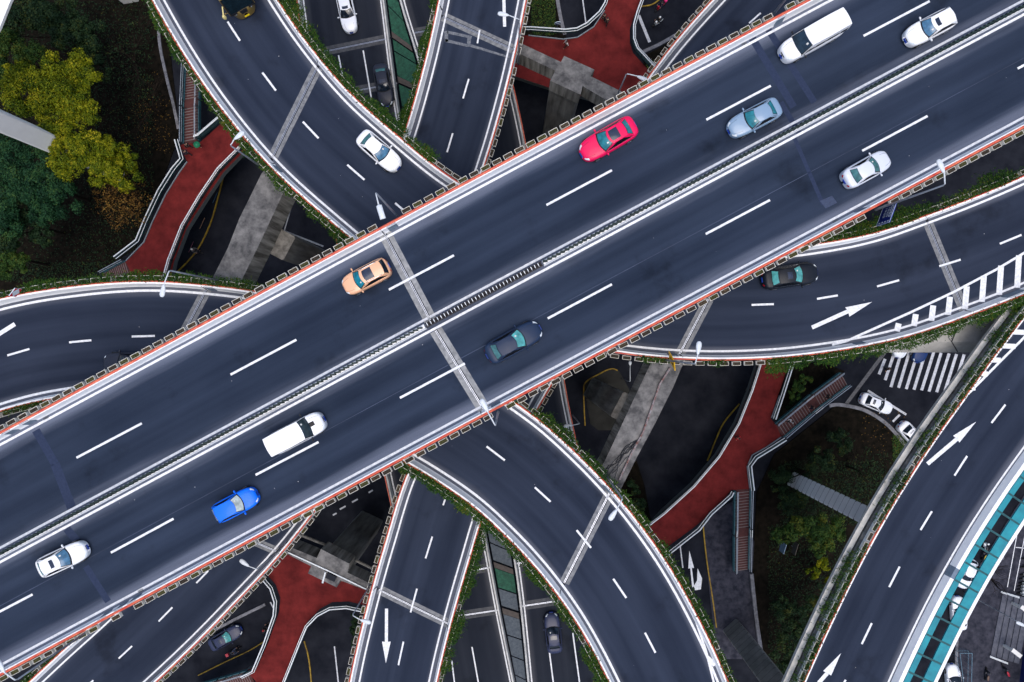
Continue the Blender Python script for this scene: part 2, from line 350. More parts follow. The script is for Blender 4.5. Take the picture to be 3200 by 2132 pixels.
M_cols = [(-7.6, 0.0), (-7.25, 0), (-5.5, 1.75), (-3.9, 3.3), (-2.2, 1.75), (-0.45, 0.45), (0, 0.45), (0.45, 0.45), (2.2, 1.75), (3.9, 3.3), (5.5, 1.75), (7.25, 0), (7.6, 0)]
main = deck(MAIN, 'highway_road', 'widest highway crossing diagonally on the top level, with six white cars', M_ASPH, M_cols, 7.9, 2.2)
def rc(h): return [(-h, 0), (-h + .6, 0.3), (-h + 2.2, 1.9), (0, 3.2), (h - 2.2, 1.9), (h - .6, .3), (h, 0)]
pd = deck(PR, 'ramp_road', 'curving ramp from the top left passing under the highway to the right edge', M_ASPH2, rc(4.3), 4.55)
qd = deck(QR, 'ramp_road', 'curving ramp from the left edge passing under the highway to the bottom edge', M_ASPH2, rc(4.3), 4.55)
r1d = deck(R1, 'slip_road', 'two lane slip road from the top centre down to the bottom left corner', M_ASPH2, rc(3.9), 4.1)
r2d = deck(R2, 'slip_road', 'two lane slip road from the top right down to the bottom centre', M_ASPH2, rc(3.9), 4.1)
fd = deck(FR, 'ramp_road', 'straight ramp along the right edge beside the teal frame', M_ASPH2, rc(3.75), 4.1)
d1d = deck(D1, 'lower_road', 'three lane lower road left of the green boarded gap', M_ASPH3, rc(4.75), 4.8, 1.7)
d2d = deck(D2, 'lower_road', 'three lane lower road right of the green boarded gap', M_ASPH3, rc(4.75), 4.8, 1.7)

# ---------------------------------------------------------------- road markings, joints, patches
K = 1.36
mb = MB()
for o in (7.25, 0.47, -0.47, -7.25): MAIN.ribbon(mb, 0, MAIN.L, o - .09, o + .09, 0.012)
mb.build('edge_line', M_WHITE, main)
dashes(main, ZM, [(1984, 83, 2136, 3), (1623, 275.5, 1771, 197.5), (1255.5, 471.5, 1406, 391.5), (893.5, 666, 1043, 587), (530, 861, 681, 781), (176, 1052, 326, 973), (-180, 1243, -30, 1164),
    (2338, 158, 2490, 78), (1981, 347, 2131, 267), (1621.5, 538, 1769, 460), (1258.5, 732, 1406, 653.5), (919, 914.5, 1068, 835.5), (587.5, 1091.5, 732, 1016), (255, 1270, 399, 1192), (-76, 1445, 75, 1366)], 0.17)
joint(main, ZM, (1203, 731), (1346, 1002), .98, M_BANDL); joint(main, ZM, (1362, 1032), (1521, 1293), .98, M_BANDL)
mb = MB()
for A, B, w in (((2350, 118), (2480, 335), .55), ((2400, 92), (2545, 320), .5), ((2482, 430), (2572, 640), .3), ((112, 1345), (172, 1450), .62), ((172, 1450), (225, 1590), .7), ((208, 1652), (240, 1690), .6), ((268, 1770), (338, 1880), .5), ((2500, 420), (2440, 320), .4)):
    quad(mb, W(*A, ZM), W(*B, ZM), w, 0.004)
mb.build('asphalt_patch', M_PATCH, main)
mb = MB(); MAIN.ribbon(mb, 0, MAIN.L, -3.36, -3.33, 0.004); mb.build('lane_seam', mat('seam_grey', (0.06, 0.075, 0.12), 0.9, var=.4, scale=.2), main)
mb = MB(); poly(mb, [(2562, 628), (2600, 612), (2616, 634), (2580, 652)], ZM, 0.005); mb.build('asphalt_patch', mat('patch_pale', (0.04, 0.055, 0.10), .9, scale=6), main)
mb = MB()
for x, y in ((2325, 137), (2610, 690), (440, 1846), (144, 1306)):   # drain grates on the edge lines
    c = W(x, y, ZM); ang = math.atan2(-(MAIN.fr(MAIN.near(c)[0])[1].x), MAIN.fr(MAIN.near(c)[0])[1].y) + R(90)
    for i in range(6): mb.box(c + Vector((math.cos(ang) * (i - 2.5) * .07, math.sin(ang) * (i - 2.5) * .07, 0.03)), (.025, .2, .02), ang)
mb.build('drain_grate', mat('grate', (0.12, 0.13, 0.15), .6, .4), main)

def edges(parent, road, offs, w=0.09):
    mb = MB()
    for o in offs: road.ribbon(mb, 0, road.L, o - w, o + w, 0.012)
    mb.build('edge_line', M_WHITE, parent)
edges(pd, PR, (3.85, -3.85)); edges(qd, QR, (3.85, -3.85), .1); edges(r1d, R1, (3.3, -3.3), .08); edges(r2d, R2, (3.3, -3.3), .08); edges(fd, FR, (3.42,), .08)
edges(d1d, D1, (4.35, -4.35), .08); edges(d2d, D2, (4.35, -4.35), .08)
dashes(pd, ZP, [(523, 50, 551.5, 94), (603, 167, 634, 208.5), (696, 280, 732, 318), (798, 379, 837.5, 413.5), (908, 467, 940, 494), (1727, 701, 1778, 699), (1877, 687, 1925, 679), (2015, 658.5, 2066, 644), (2158, 612, 2207, 597), (2297, 560.5, 2347, 540)], 0.17)
dashes(qd, ZP, [(17, 817, 68, 802), (159, 787, 210, 782), (303, 773.5, 356, 772), (1118, 1026, 1160, 1058), (1229, 1120, 1265, 1153), (1325, 1218.5, 1358, 1259), (1409, 1330, 1439, 1374), (1482, 1454, 1506, 1500)], 0.17)
dashes(r1d, ZR, [(1499, 94, 1492, 136), (1465, 247, 1447, 308), (1415, 417, 1397, 476), (651, 1784, 614, 1822), (539, 1898, 496, 1942), (413, 2019, 371, 2058), (292, 2126, 250, 2165)], .16, 1)
dashes(r2d, ZR, [(2377, 41, 2341, 73), (1403, 1523, 1385, 1579), (1351, 1677, 1330, 1745), (1303, 1840, 1283, 1914), (1261, 2005, 1245, 2079)], .16, 1)
dashes(fd, ZP, [(2310, 930, 2278, 972), (2222, 1048, 2193, 1093), (2141, 1175, 2115, 1218), (2067, 1302, 2043, 1349), (2003, 1432, 1980, 1480), (1943, 1562, 1925, 1596)], .17)
dashes(d1d, ZD, [(1135, 158, 1162, 316), (1058, 173, 1072, 245), (1412, 2065, 1421, 2140), (1475, 2022, 1496, 2140)], .15, 1)
dashes(d2d, ZD, [(1717, 2038, 1730, 2140), (1790, 1978, 1812, 2140)], .15, 1)
joint(pd, ZP, (992, 212), (851, 495)); joint(pd, ZP, (2899, 694), (3018, 982)); joint(pd, ZP, (2215, 935), (2122, 1112))
joint(qd, ZP, (647, 903), (560, 1070)); joint(qd, ZP, (1910, 1533), (1764, 1822))
joint(r1d, ZR, (1384, 52), (1606, 155), .9); joint(r1d, ZR, (762, 1678), (866, 1723), .8); joint(r2d, ZR, (1184, 1842), (1412, 1954), .9)
for A, B in (((1008, 162), (1218, 119)), ((1085, 288), (1239, 260)), ((1430, 1925), (1557, 1906)), ((1480, 1782), (1530, 1773))): joint(d1d, ZD, A, B, 1.0, M_BANDD)
for A, B in (((1296, 102), (1360, 91)), ((1624, 1895), (1765, 1874)), ((1608, 1762), (1690, 1750))): joint(d2d, ZD, A, B, 1.0, M_BANDD)
mb = MB(); poly(mb, [(1388, 98), (1400, 96), (1401, 130), (1390, 132)], ZR, .006); poly(mb, [(1398, 96), (1475, 113), (1473, 121), (1397, 105)], ZR, .006); poly(mb, [(1392, 122), (1462, 139), (1461, 147), (1391, 131)], ZR, .006)
poly(mb, [(1461, 118), (1473, 116), (1469, 146), (1459, 146)], ZR, .007); poly(mb, [(1470, 138), (1597, 178), (1597, 184), (1470, 147)], ZR, .006)
mb.build('asphalt_patch', mat('scraped_patch', (0.07, 0.08, 0.10), .95, scale=4, col2=(.2, .21, .23)), r1d)
arrow(pd, ZP, (2537, 1024), (2650, 973), (2725, 944), (2641, 961), (2654, 990), .34)
arrow(fd, ZP, (2898, 1450), (2990, 1372), (3050, 1318), (2978, 1362), (2998, 1383), .34)
arrow(fd, ZP, (2558, 2134), (2585, 2104), (2628, 2041), (2572, 2097), (2597, 2111), .34)
arrow(r2d, ZR, (1208, 1902), (1207.5, 2006), (1206, 2073), (1194, 2005), (1221, 2005), .3)
arrow(r1d, ZR, (1577, 84), (1574, -20), (1572, -90), (1560, -20), (1588, -20), .3)
arrow(qd, ZP, (47, 1013), (-50, 1074), (-110, 1110), (-62, 1060), (-42, 1090), .36)
mb = MB()
g = [(2600, 1078), (2645, 1066), (2842, 978), (2978, 914), (3114, 842), (3205, 788), (3300, 735)]
for A, B in zip(g, g[1:]): quad(mb, W(*A, ZP), W(*B, ZP), .2, .017)
for u, v0, v1 in ((1195, 1400, 1478), (1352, 1315, 1430), (1512, 1235, 1382), (1666, 1155, 1328), (1820, 1060, 1275), (1977, 965, 1208), (2135, 870, 1143), (2300, 775, 1078)):
    for_x = 2400 + u / 2.941; t = (1268 - v0) / 900 if False else 0
    A = W(for_x + 2 , 533 + v0 / 2.941 + 2, ZP); B = W(for_x - 4, 533 + v1 / 2.941, ZP); quad(mb, A, B, .5, .0165)
mb.build('gore_marking', M_WHITE, pd)
mb = MB(); g = [(2910, 1342), (2937, 1321), (3128, 1127), (3189, 1066), (3270, 980)]
for A, B in zip(g, g[1:]): quad(mb, W(*A, ZP), W(*B, ZP), .2, .017)
for a, b in (((3200, 990), (3250, 990)), ((3150, 1037), (3225, 1040)), ((3110, 1080), (3173, 1083)), ((3076, 1124), (3127, 1126)), ((3040, 1168), (3086, 1169)), ((3010, 1212), (3048, 1213))): quad(mb, W(*a, ZP), W(*b, ZP), .42, .0165)
mb.build('gore_marking', M_WHITE, fd)
mb = MB(); g = [(2085, 1760), (2130, 1838), (2170, 1928), (2205, 2030), (2235, 2150)]
for A, B in zip(g, g[1:]): quad(mb, W(*A, ZP), W(*B, ZP), .18, .019)
poly(mb, [(2211, 2046), (2240, 2073), (2230, 2083), (2212, 2070)], ZP, .021)
mb.build('gore_marking', M_WHITE, qd)
# litter and spots on the asphalt
random.seed(3)
for road, o, n in ((MAIN, main, 26), (PR, pd, 12), (QR, qd, 12), (FR, fd, 7)):
    mb = MB()
    for i in range(n):
        q = random.uniform(0, road.L); of = random.uniform(-.85, .85) * (road.half - .8); r = random.uniform(.015, .04); c = road.at(q, of, .0225); k = random.random() * 3
        if road is MAIN and abs(of) < .7: continue
        mb.add([c + Vector((math.cos(k + a) * r, math.sin(k + a) * r * random.uniform(.5, 1), 0)) for a in (0, 1.6, 3.1, 4.7)], [(0, 1, 2, 3)])
    mb.build('litter', M_WORN, o)

# ---------------------------------------------------------------- parapets
pm_u = parapet(MAIN, 1, 7.52, 0, MAIN.L, 'white concrete parapet with orange rail along the upper edge of the widest highway')
pm_l = parapet(MAIN, -1, 7.52, 0, MAIN.L, 'white concrete parapet with orange rail along the lower edge of the widest highway')
def qn(road, x, y): return road.near(W(x, y, road.z))[0]
for o, sd_, pts in ((pm_u, 1, [(1226, 704), (2428, 72), (104, 1318), (48, 1345)]), (pm_l, -1, [(2680, 655), (1552, 1268), (385, 1872), (335, 1900), (425, 1848)])):
    for x, y in pts: patch(o, MAIN, sd_, 7.52, qn(MAIN, x, y), .75)
for o, sd_, x, y in ((pm_u, 1, 1196, 722), (pm_l, -1, 1508, 1296)): patch(o, MAIN, sd_, 7.52, qn(MAIN, x, y), .07, M_DARK)
pp_u = parapet(PR, 1, 4.18, 0, PR.L, 'white curved parapet with red rail above the white sedan on the top left ramp', wt=.42, rw=.62)
pp_l = parapet(PR, -1, 4.18, 0, PR.L, 'white curved parapet with red rail below the hatched gore and left of the coach', wt=.42, rw=.62)
pq_u = parapet(QR, 1, 4.18, 0, QR.L, 'white curved parapet with red rail below the red footbridge at left', wt=.42, rw=.62)
pq_l = parapet(QR, -1, 4.18, 0, QR.L, 'white curved parapet with red rail left of the ramp leaving at the bottom', wt=.42, rw=.62)
for o, rd, sd_, x, y, ln, m in ((pp_l, PR, -1, 852, 552, .7, None), (pp_l, PR, -1, 840, 530, .06, M_DARK), (pp_u, PR, 1, 995, 196, .06, M_DARK), (pp_l, PR, -1, 2097, 1125, .8, None), (pp_l, PR, -1, 2122, 1128, .12, M_DARK), (pp_l, PR, -1, 3148, 935, .9, None), (pp_l, PR, -1, 3175, 922, .8, None), (pp_l, PR, -1, 2680, 1080, .8, None),
        (pq_u, QR, 1, 667, 893, .75, None), (pq_u, QR, 1, 648, 890, .1, M_DARK), (pq_u, QR, 1, 1905, 1520, .9, None), (pq_l, QR, -1, 1762, 1835, .06, M_DARK), (pp_u, PR, 1, 2896, 686, .06, M_DARK), (pp_l, PR, -1, 3020, 985, .06, M_DARK)):
    patch(o, rd, sd_, 4.18, qn(rd, x, y), ln, m, .42)
p1r = parapet(R1, 1, 3.75, 0, R1.L, 'white parapet with red rail on the right side of the slip road at top centre', wt=.4, rw=.62)
p1l = parapet(R1, -1, 3.75, 0, R1.L, 'white parapet with red rail on the left side of the slip road at top centre', wt=.4, rw=.62)
p2r = parapet(R2, 1, 3.75, 0, R2.L, 'white parapet with red rail right of the slip road with the downward arrow', wt=.4, rw=.62)
p2l = parapet(R2, -1, 3.75, 0, R2.L, 'white parapet with red rail left of the slip road with the downward arrow', wt=.4, rw=.62)
for o, rd, sd_, x, y, m in ((p1r, R1, 1, 1622, 165, M_DARK), (p1l, R1, -1, 1372, 30, M_DARK), (p2l, R2, -1, 1172, 1832, M_DARK), (p2r, R2, 1, 1418, 1960, M_DARK), (p1r, R1, 1, 875, 1715, M_DARK)): patch(o, rd, sd_, 3.75, qn(rd, x, y), .14, m, .4)
qa = qn(FR, 3260, 1090)
pfl = parapet(FR, -1, 3.42, 0, FR.L, 'low white parapet with red rail along the left side of the right edge ramp', wt=.38, rw=.62)
mb = MB(); FR.sweep(mb, 0, FR.L, [(-4.28, -.25), (-4.28, -.02), (-4.72, -.02), (-4.72, -.35), (-4.4, -.35)]); mb.build('ledge', mat('ledge', (0.40, 0.39, 0.35), .9, scale=1.5, col2=(.60, .585, .54)), pfl)
mb = MB(); FR.sweep(mb, 0, FR.L, [(3.60, 0.012), (3.66, .25), (3.78, .6), (4.10, .62), (4.12, -.5), (3.95, -.5), (3.95, .012)]); o = mb.build('concrete_parapet', M_PARA)
tag(o, 'wide white parapet along the right side of the right edge ramp, beside the teal frame', 'parapet wall')
mb = MB(); q = qn(FR, 2965, 1782); FR.sweep(mb, q - .5, q + .5, [(3.597, .03), (3.654, .25), (3.774, .607), (4.106, .627), (4.106, .58), (3.8, .4)]); mb.build('repair_patch', M_GREY, o)
random.seed(11)
for rd, sg, lb in ((D1, -1, 'pale low barrier along the far left side of the lower road'), (D1, 1, 'pale low barrier on the left side of the boarded gap'), (D2, -1, 'pale low barrier on the right side of the boarded gap'), (D2, 1, 'pale low barrier along the far right side of the lower road')):
    mb = MB(); rd.sweep(mb, 0, rd.L, [(sg * 4.55, .012), (sg * 4.62, .8), (sg * 4.8, .8), (sg * 4.86, -.4), (sg * 4.7, -.4), (sg * 4.7, .012)])
    o = mb.build('concrete_parapet', mat('barrier_grey', (0.36, 0.36, 0.35), .9, scale=1.2, col2=(.58, .58, .56))); tag(o, lb, 'parapet wall')
    if sg * (1 if rd is D2 else -1) > 0:
        mb = MB(); rd.sweep(mb, 0, rd.L, [(sg * 4.82, .81), (sg * 4.84, .9), (sg * 4.93, .9), (sg * 4.95, .72), (sg * 4.88, .7)]); mb.build('rail', M_RED, o)
# boards closing the gap between the two lower roads
def gapx(y): 
    a = D1.at(D1.near(W(1150 + y * .22, y, ZD))[0], 4.95); b = D2.at(D2.near(W(1420 + y * .2, y, ZD))[0], -4.95); return a, b
gc = empty('gap_cover', W(1240, 100, ZD)); tag(gc, 'wooden boards, some green and some grey, covering the gap between the two lower roads', 'boards')
def bd(y0, y1, nm, m, dz):
    a, b = gapx(y0); c, d = gapx(y1); mb = MB(); n = 5 if nm == 'board_panel' else 1
    for k in range(n):
        f0 = .06 + .88 * k / n; f1 = .06 + .88 * (k + (.985 if n > 1 else 1)) / n
        mb.prism([a.lerp(b, f0), a.lerp(b, f1), c.lerp(d, f1), c.lerp(d, f0)], ZD + dz - .06, ZD + dz + .006 * (k % 2))
    mb.v = [Vector(v) - gc.location for v in mb.v]; mb.build(nm, m, gc)
MBEAM = mat('beam_brown', (.07, .06, .055), .9)
for y0, y1 in ((-90, -42), (-38, 15), (19, 96), (121, 156), (160, 236), (262, 330), (334, 400)): bd(y0, y1, 'board_panel', M_BOARD, -.35)
for y0, y1 in ((1778, 1838),): bd(y0, y1, 'board_panel', M_BOARD, -.35)
for y0, y1 in ((1600, 1655), (1659, 1696), (1700, 1752), (1842, 1895), (1922, 1985), (1989, 2050), (2054, 2110), (2114, 2180)): bd(y0, y1, 'board_panel', M_BOARDG, -.35)
for y0, y1 in ((99, 118), (239, 258), (1756, 1774), (1899, 1918)): bd(y0, y1, 'cross_beam', MBEAM, -.1)

# median barrier of the highway
qg0, qg1 = qn(MAIN, 1330, 1020), qn(MAIN, 1697, 826)
mb = MB()
for a, b in ((0, qg0), (qg1, MAIN.L)): MAIN.sweep(mb, a, b, [(.22, .012), (.17, .25), (.14, .8), (-.14, .8), (-.17, .25), (-.22, .012)])
med = mb.build('median_barrier', M_PARA); tag(med, 'white median wall with green anti glare slats down the middle of the widest highway', 'barrier')
for qa_, qb_ in ((.2, qg0 - .2), (qg1 + .15, MAIN.L)):
    mb = MB(); q = qa_
    while q < qb_:
        p, d, n = MAIN.fr(q); mb.box(MAIN.at(q, 0, 1.12), (.33, .12, .66), math.atan2(d.y, d.x) - R(22)); q += .36
    mb.build('glare_slats', M_GREEN, med)

mb = MB()
for o_ in (.16, -.16):
    MAIN.sweep(mb, qg0 + .1, qg1 - .1, [(o_ - .02, .25), (o_ - .02, .75), (o_ + .02, .75), (o_ + .02, .25)])
gr = mb.build('guard_rail', mat('dark_steel', (.035, .03, .032), .7, .3)); tag(gr, 'dark steel guard rail with pale brackets filling the break in the median', 'guard rail')
mb = MB(); MAIN.ribbon(mb, qg0 + .1, qg1 - .1, -.14, .14, .05); mb.build('base_plate', mat('rust_grit', (.04, .035, .035), .95), gr)
mb = MB(); q = qg0 + .25
while q < qg1 - .15:
    p, d, n = MAIN.fr(q); mb.box(MAIN.at(q, .05, .76), (.05, .20, .03), math.atan2(d.y, d.x)); mb.box(MAIN.at(q, -.08, .7), (.022, .2, .02), math.atan2(d.y, d.x)); q += .29
mb.build('bracket', M_RAILW, gr)

# ---------------------------------------------------------------- planters
def planter_mesh(ln, dp, hh, t=.022):
    m = MB(); x, y = ln / 2, dp / 2
    for c, s_ in (((0, y - t / 2, 0), (ln, t, hh)), ((0, -y + t / 2, 0), (ln, t, hh)), ((x - t / 2, 0, 0), (t, dp - 2 * t, hh)), ((-x + t / 2, 0, 0), (t, dp - 2 * t, hh))): m.box(c, s_)
    m.box((0, 0, -hh / 2 + .02), (ln - 2 * t, dp - 2 * t, .04)); return m
PLANT0 = []
for i, ms in enumerate(M_SOIL):
    r_ = planter_mesh(.70, .33, .30).build('planter_box', M_CREAM)
    m = MB(); nx, ny = 10, 5; vs = []; random.seed(20 + i)
    for a in range(nx + 1):
        for b in range(ny + 1): vs.append((-.316 + .632 * a / nx, -.131 + .262 * b / ny, .085 + random.uniform(-.03, .03)))
    m.add(vs, [(a * (ny + 1) + b, (a + 1) * (ny + 1) + b, (a + 1) * (ny + 1) + b + 1, a * (ny + 1) + b + 1) for a in range(nx) for b in range(ny)])
    m.build('soil', ms, r_); PLANT0.append([r_, True])
N_PL = [0]; rest = MB(); restsoil = MB()
def planters(road, side, off, a, b, label, group, dz=.78, pitch=.94, skip=(), lim=True, sc=1.0):
    q = a
    while q < b:
        p = road.at(q, side * off, dz)
        bad = any(abs(q - s_) < w for s_, w in skip) or not inframe(p, 25) or covered(p, road)
        if not bad:
            d = road.fr(q)[1]; rz = math.atan2(d.y, d.x) + random.uniform(-.02, .02)
            if N_PL[0] < 300 and lim:
                src = random.choice(PLANT0)
                if src[1]: r_ = src[0]; src[1] = False
                else: r_ = copy_tree(src[0])
                r_.location = p; r_.rotation_euler = (0, 0, rz); r_.scale = (sc, sc, sc); tag(r_, label, 'planter', group); N_PL[0] += 1
            else:
                m = planter_mesh(.70 * sc, .33 * sc, .3); mm = Matrix.Rotation(rz, 3, 'Z')
                rest.add([p + mm @ Vector(v) for v in m.v], m.f); restsoil.box(p + Vector((0, 0, .06)), (.63 * sc, .26 * sc, .02), rz)
        q += pitch
random.seed(5)
lab = 'cream planter box with bare soil hung outside the %s'
planters(MAIN, 1, 8.13, 0, MAIN.L, lab % 'upper edge of the widest highway', 'planters along the upper highway edge', skip=[(qn(MAIN, 1222, 682), .75), (qn(MAIN, 2418, 45), .9), (qn(MAIN, 80, 1308), .45)])
planters(MAIN, -1, 8.13, 0, MAIN.L, lab % 'lower edge of the widest highway', 'planters along the lower highway edge', skip=[(qn(MAIN, 2728, 668), .75), (qn(MAIN, 1560, 1290), .8), (qn(MAIN, 412, 1898), .5), (qn(MAIN, 340, 1935), .5)])
planters(R1, 1, 4.4, 0, R1.L, lab % 'right of the top centre slip road', 'planters along the top centre slip road', pitch=.97, skip=[(qn(R1, 1630, 195), .5)])
planters(R2, -1, 4.4, 0, R2.L, lab % 'left of the downward arrow slip road', 'planters along the arrow slip road', pitch=.97)
for rd, sg in ((PR, 1), (PR, -1), (QR, 1), (QR, -1)): planters(rd, sg, 4.88, 0, rd.L, '', '', lim=False)
planters(R1, -1, 4.4, 0, R1.L, '', '', lim=False); planters(R2, 1, 4.4, 0, R2.L, '', '', lim=False)
planters(FR, -1, 4.0, 0, FR.L, '', '', lim=False, dz=.84, pitch=.9, sc=1.08)
print('planters', N_PL[0])
o = rest.build('planter_boxes', M_CREAM); tag(o, 'cream planter boxes under trailing greenery along the ramps', 'planters', kind='stuff'); restsoil.build('soil', M_SOIL[2], o)

# trailing greenery over the planters
LEAF_T = leaf_mat('trailing_leaf', [(0.004, 0.016, 0.003), (0.011, 0.042, 0.005), (0.028, 0.074, 0.007), (0.068, 0.092, 0.010), (0.13, 0.095, 0.016)])
def leaf(mb, c, d, ln, wd_, tint):
    up = Vector((random.gauss(0, .5), random.gauss(0, .5), 1)).normalized(); s_ = d.cross(up).normalized() * wd_ / 2; e = d * ln
    mb.add([c, c + e * .45 + s_, c + e, c + e * .45 - s_], [(0, 1, 2, 3)], tint)
def greenery(road, side, foot, a, b, label, dens=420, spread=.9, amt=1.0, seed=0, hi=.95):
    mb = MB(); random.seed(seed); q = a
    while q < b:
        p0 = road.at(q, side * foot, hi)
        if inframe(p0, 60) and not covered(p0, road):
            k = noise.noise(Vector((q * .4, seed * 3.1, 0))) * 1.1 + noise.noise(Vector((q * 1.5, seed * 7.7, 3))) * .7 + amt - .25
            if k > .1:
                d, n = road.fr(q)[1:]; out = n * side
                for i in range(int(dens * .25 * min(k, 1.6))):
                    t = random.random() ** 1.2 * spread * min(1.15, .4 + .55 * k) * (1.35 if random.random() < .06 else 1); qq = q + random.uniform(-.2, .2)
                    c = road.at(qq, side * (foot + t), hi + random.uniform(-.05, .28) * (1 - t / spread) - .75 * (t / max(spread, .1)) ** 2 + random.uniform(-.12, .1))
                    dr = Vector((out.x * random.uniform(-.1, 1) + d.x * random.gauss(0, .7), out.y * random.uniform(-.1, 1) + d.y * random.gauss(0, .7), random.gauss(-.1, .45))).normalized()
                    leaf(mb, c, dr, random.uniform(.12, .30), random.uniform(.04, .095), min(1, max(0, random.gauss(.38 + .22 * noise.noise(Vector((q * .3, seed, 5))), .2))))
        q += .25
    if mb.f:
        o = mb.build('trailing_greenery', LEAF_T, tint=True); tag(o, label, 'greenery', kind='stuff')
PQ1 = qn(PR, 1250, 660); PQ2 = qn(PR, 1850, 930)
greenery(PR, -1, 4.5, 0, PQ1, 'green trailing shrubs down the left side of the top left ramp', seed=1, amt=.9, spread=.95)
greenery(PR, 1, 4.5, 0, PQ1, 'olive green trailing shrubs along the upper right side of the top left ramp', seed=2, amt=1.0, spread=1.15)
greenery(PR, 1, 4.5, PQ2, PR.L, 'green trailing shrubs under the blue road sign', seed=3, amt=1.0, spread=1.2)
greenery(PR, -1, 4.5, qn(PR, 1960, 960), qn(PR, 2440, 950), 'sparse green shrubs below the yellow arrow sign', seed=4, amt=.35, spread=.7)
greenery(PR, -1, 4.5, qn(PR, 2380, 950), PR.L, 'green trailing shrubs under the hatched gore', seed=5, amt=.95, spread=1.15)
greenery(QR, 1, 4.5, 0, qn(QR, 800, 1080), 'green trailing shrubs above the ramp at the left edge', seed=6, amt=.85, spread=1.05)
greenery(QR, -1, 4.5, 0, qn(QR, 300, 1060), 'dark green shrubs wedged between the left ramp and the highway', seed=7, amt=.6, spread=.8)
greenery(QR, 1, 4.5, qn(QR, 1400, 1330), QR.L, 'green trailing shrubs on the right side of the ramp leaving at the bottom', seed=8, amt=.85, spread=.95)
greenery(QR, -1, 4.5, qn(QR, 1300, 1280), QR.L, 'green trailing shrubs on the left side of the ramp leaving at the bottom', seed=9, amt=.95, spread=1.1)
greenery(R1, -1, 4.1, 0, qn(R1, 1380, 500), 'green shrubs on the left side of the slip road at top centre', seed=10, amt=.9, spread=1.0)
greenery(R1, -1, 4.1, qn(R1, 640, 1800), R1.L, 'green shrubs between the highway and the bottom left slip road', seed=12, amt=.8, spread=.8)
greenery(R2, 1, 4.1, qn(R2, 1440, 1440), R2.L, 'green shrubs right of the slip road with the downward arrow', seed=11, amt=1.0, spread=1.1)
greenery(FR, -1, 3.75, 0, FR.L, 'thin weeds growing from the planters along the right edge ramp', seed=13, amt=.85, spread=.75, dens=260, hi=1.0)

# ---------------------------------------------------------------- ground level
def sheet(name, pts, z, m, label=None, h=None):
    mb = MB(); P = [W(x, y, z) for x, y in pts]
    if h: mb.prism([(p.x, p.y) for p in P], z - h, z)
    else: poly(mb, pts, z, 0)
    o = mb.build(name, m); tag(o, label, kind='structure'); return o
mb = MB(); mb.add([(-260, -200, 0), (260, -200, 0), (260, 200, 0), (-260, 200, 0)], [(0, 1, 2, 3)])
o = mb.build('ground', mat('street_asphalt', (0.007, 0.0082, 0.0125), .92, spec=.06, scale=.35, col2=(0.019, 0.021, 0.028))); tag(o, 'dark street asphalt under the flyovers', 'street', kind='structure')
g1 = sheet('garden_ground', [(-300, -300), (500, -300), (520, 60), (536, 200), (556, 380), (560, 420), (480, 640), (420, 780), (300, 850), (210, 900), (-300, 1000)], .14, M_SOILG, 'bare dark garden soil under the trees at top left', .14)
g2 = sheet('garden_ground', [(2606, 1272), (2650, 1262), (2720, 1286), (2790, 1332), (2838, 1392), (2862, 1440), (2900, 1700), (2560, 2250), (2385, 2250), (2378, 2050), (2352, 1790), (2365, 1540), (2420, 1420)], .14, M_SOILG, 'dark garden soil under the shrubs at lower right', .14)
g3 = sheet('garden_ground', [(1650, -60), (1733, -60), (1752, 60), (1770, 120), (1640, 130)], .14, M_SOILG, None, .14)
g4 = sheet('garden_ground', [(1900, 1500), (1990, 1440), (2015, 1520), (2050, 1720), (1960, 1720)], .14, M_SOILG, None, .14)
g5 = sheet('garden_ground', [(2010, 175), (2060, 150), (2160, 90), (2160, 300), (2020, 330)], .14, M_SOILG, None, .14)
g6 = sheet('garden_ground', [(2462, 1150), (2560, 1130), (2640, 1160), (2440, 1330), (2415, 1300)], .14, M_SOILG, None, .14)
isl = sheet('traffic_island', [(1830, 1190), (1905, 1155), (1935, 1160), (1968, 1220), (1910, 1345), (1870, 1345), (1845, 1325), (1828, 1230)], .15, mat('island_concrete', (.022, .022, .020), .95, scale=.5, spec=.1, col2=(.036, .036, .032)), 'concrete traffic island with yellow kerb', .15)
plz = sheet('plaza_paving', [(3005, 1900), (3060, 1770), (3230, 1500), (3330, 1500), (3330, 2250), (2985, 2250), (2990, 1990)], .12, M_PAVE, 'dark blue grey plaza paving beyond the teal frame', .12)
pvt = sheet('pavement', [(2196, 1620), (2300, 1560), (2360, 1700), (2360, 1790), (2375, 2060), (2240, 2060), (2212, 1800)], .12, M_PAVE, 'narrow paved footway under the right hand stairs', .12)
def kerb(pts, w, m, z=.0, h=.16, name='kerb'):
    mb = MB(); P = catmull([Vector(W(x, y, z)[:2]) for x, y in pts], 8); rings = []
    for i, p in enumerate(P):
        d = (P[min(i + 1, len(P) - 1)] - P[max(i - 1, 0)]).normalized(); n = Vector((-d.y, d.x)) * w / 2
        rings.append([(p.x - n.x, p.y - n.y, z), (p.x - n.x, p.y - n.y, z + h), (p.x + n.x, p.y + n.y, z + h), (p.x + n.x, p.y + n.y, z)])
    mb.loft(rings); return tag(mb.build(name, m), kind='structure')
kerb([(700, 548), (682, 620), (658, 700), (625, 770), (590, 815), (555, 850)], .15, M_YEL)
kerb([(2310, 1262), (2262, 1320), (2238, 1370), (2222, 1410), (2210, 1440)], .15, M_YEL)
kerb([(2196, 1630), (2202, 1700), (2212, 1780), (2226, 1870), (2238, 1960)], .15, M_YEL)
kerb([(1998, 22), (2030, 18), (2050, 8), (2066, -6)], .15, M_YEL)
kerb([(951, 2003), (962, 2040), (970, 2090), (975, 2150)], .15, M_YEL)
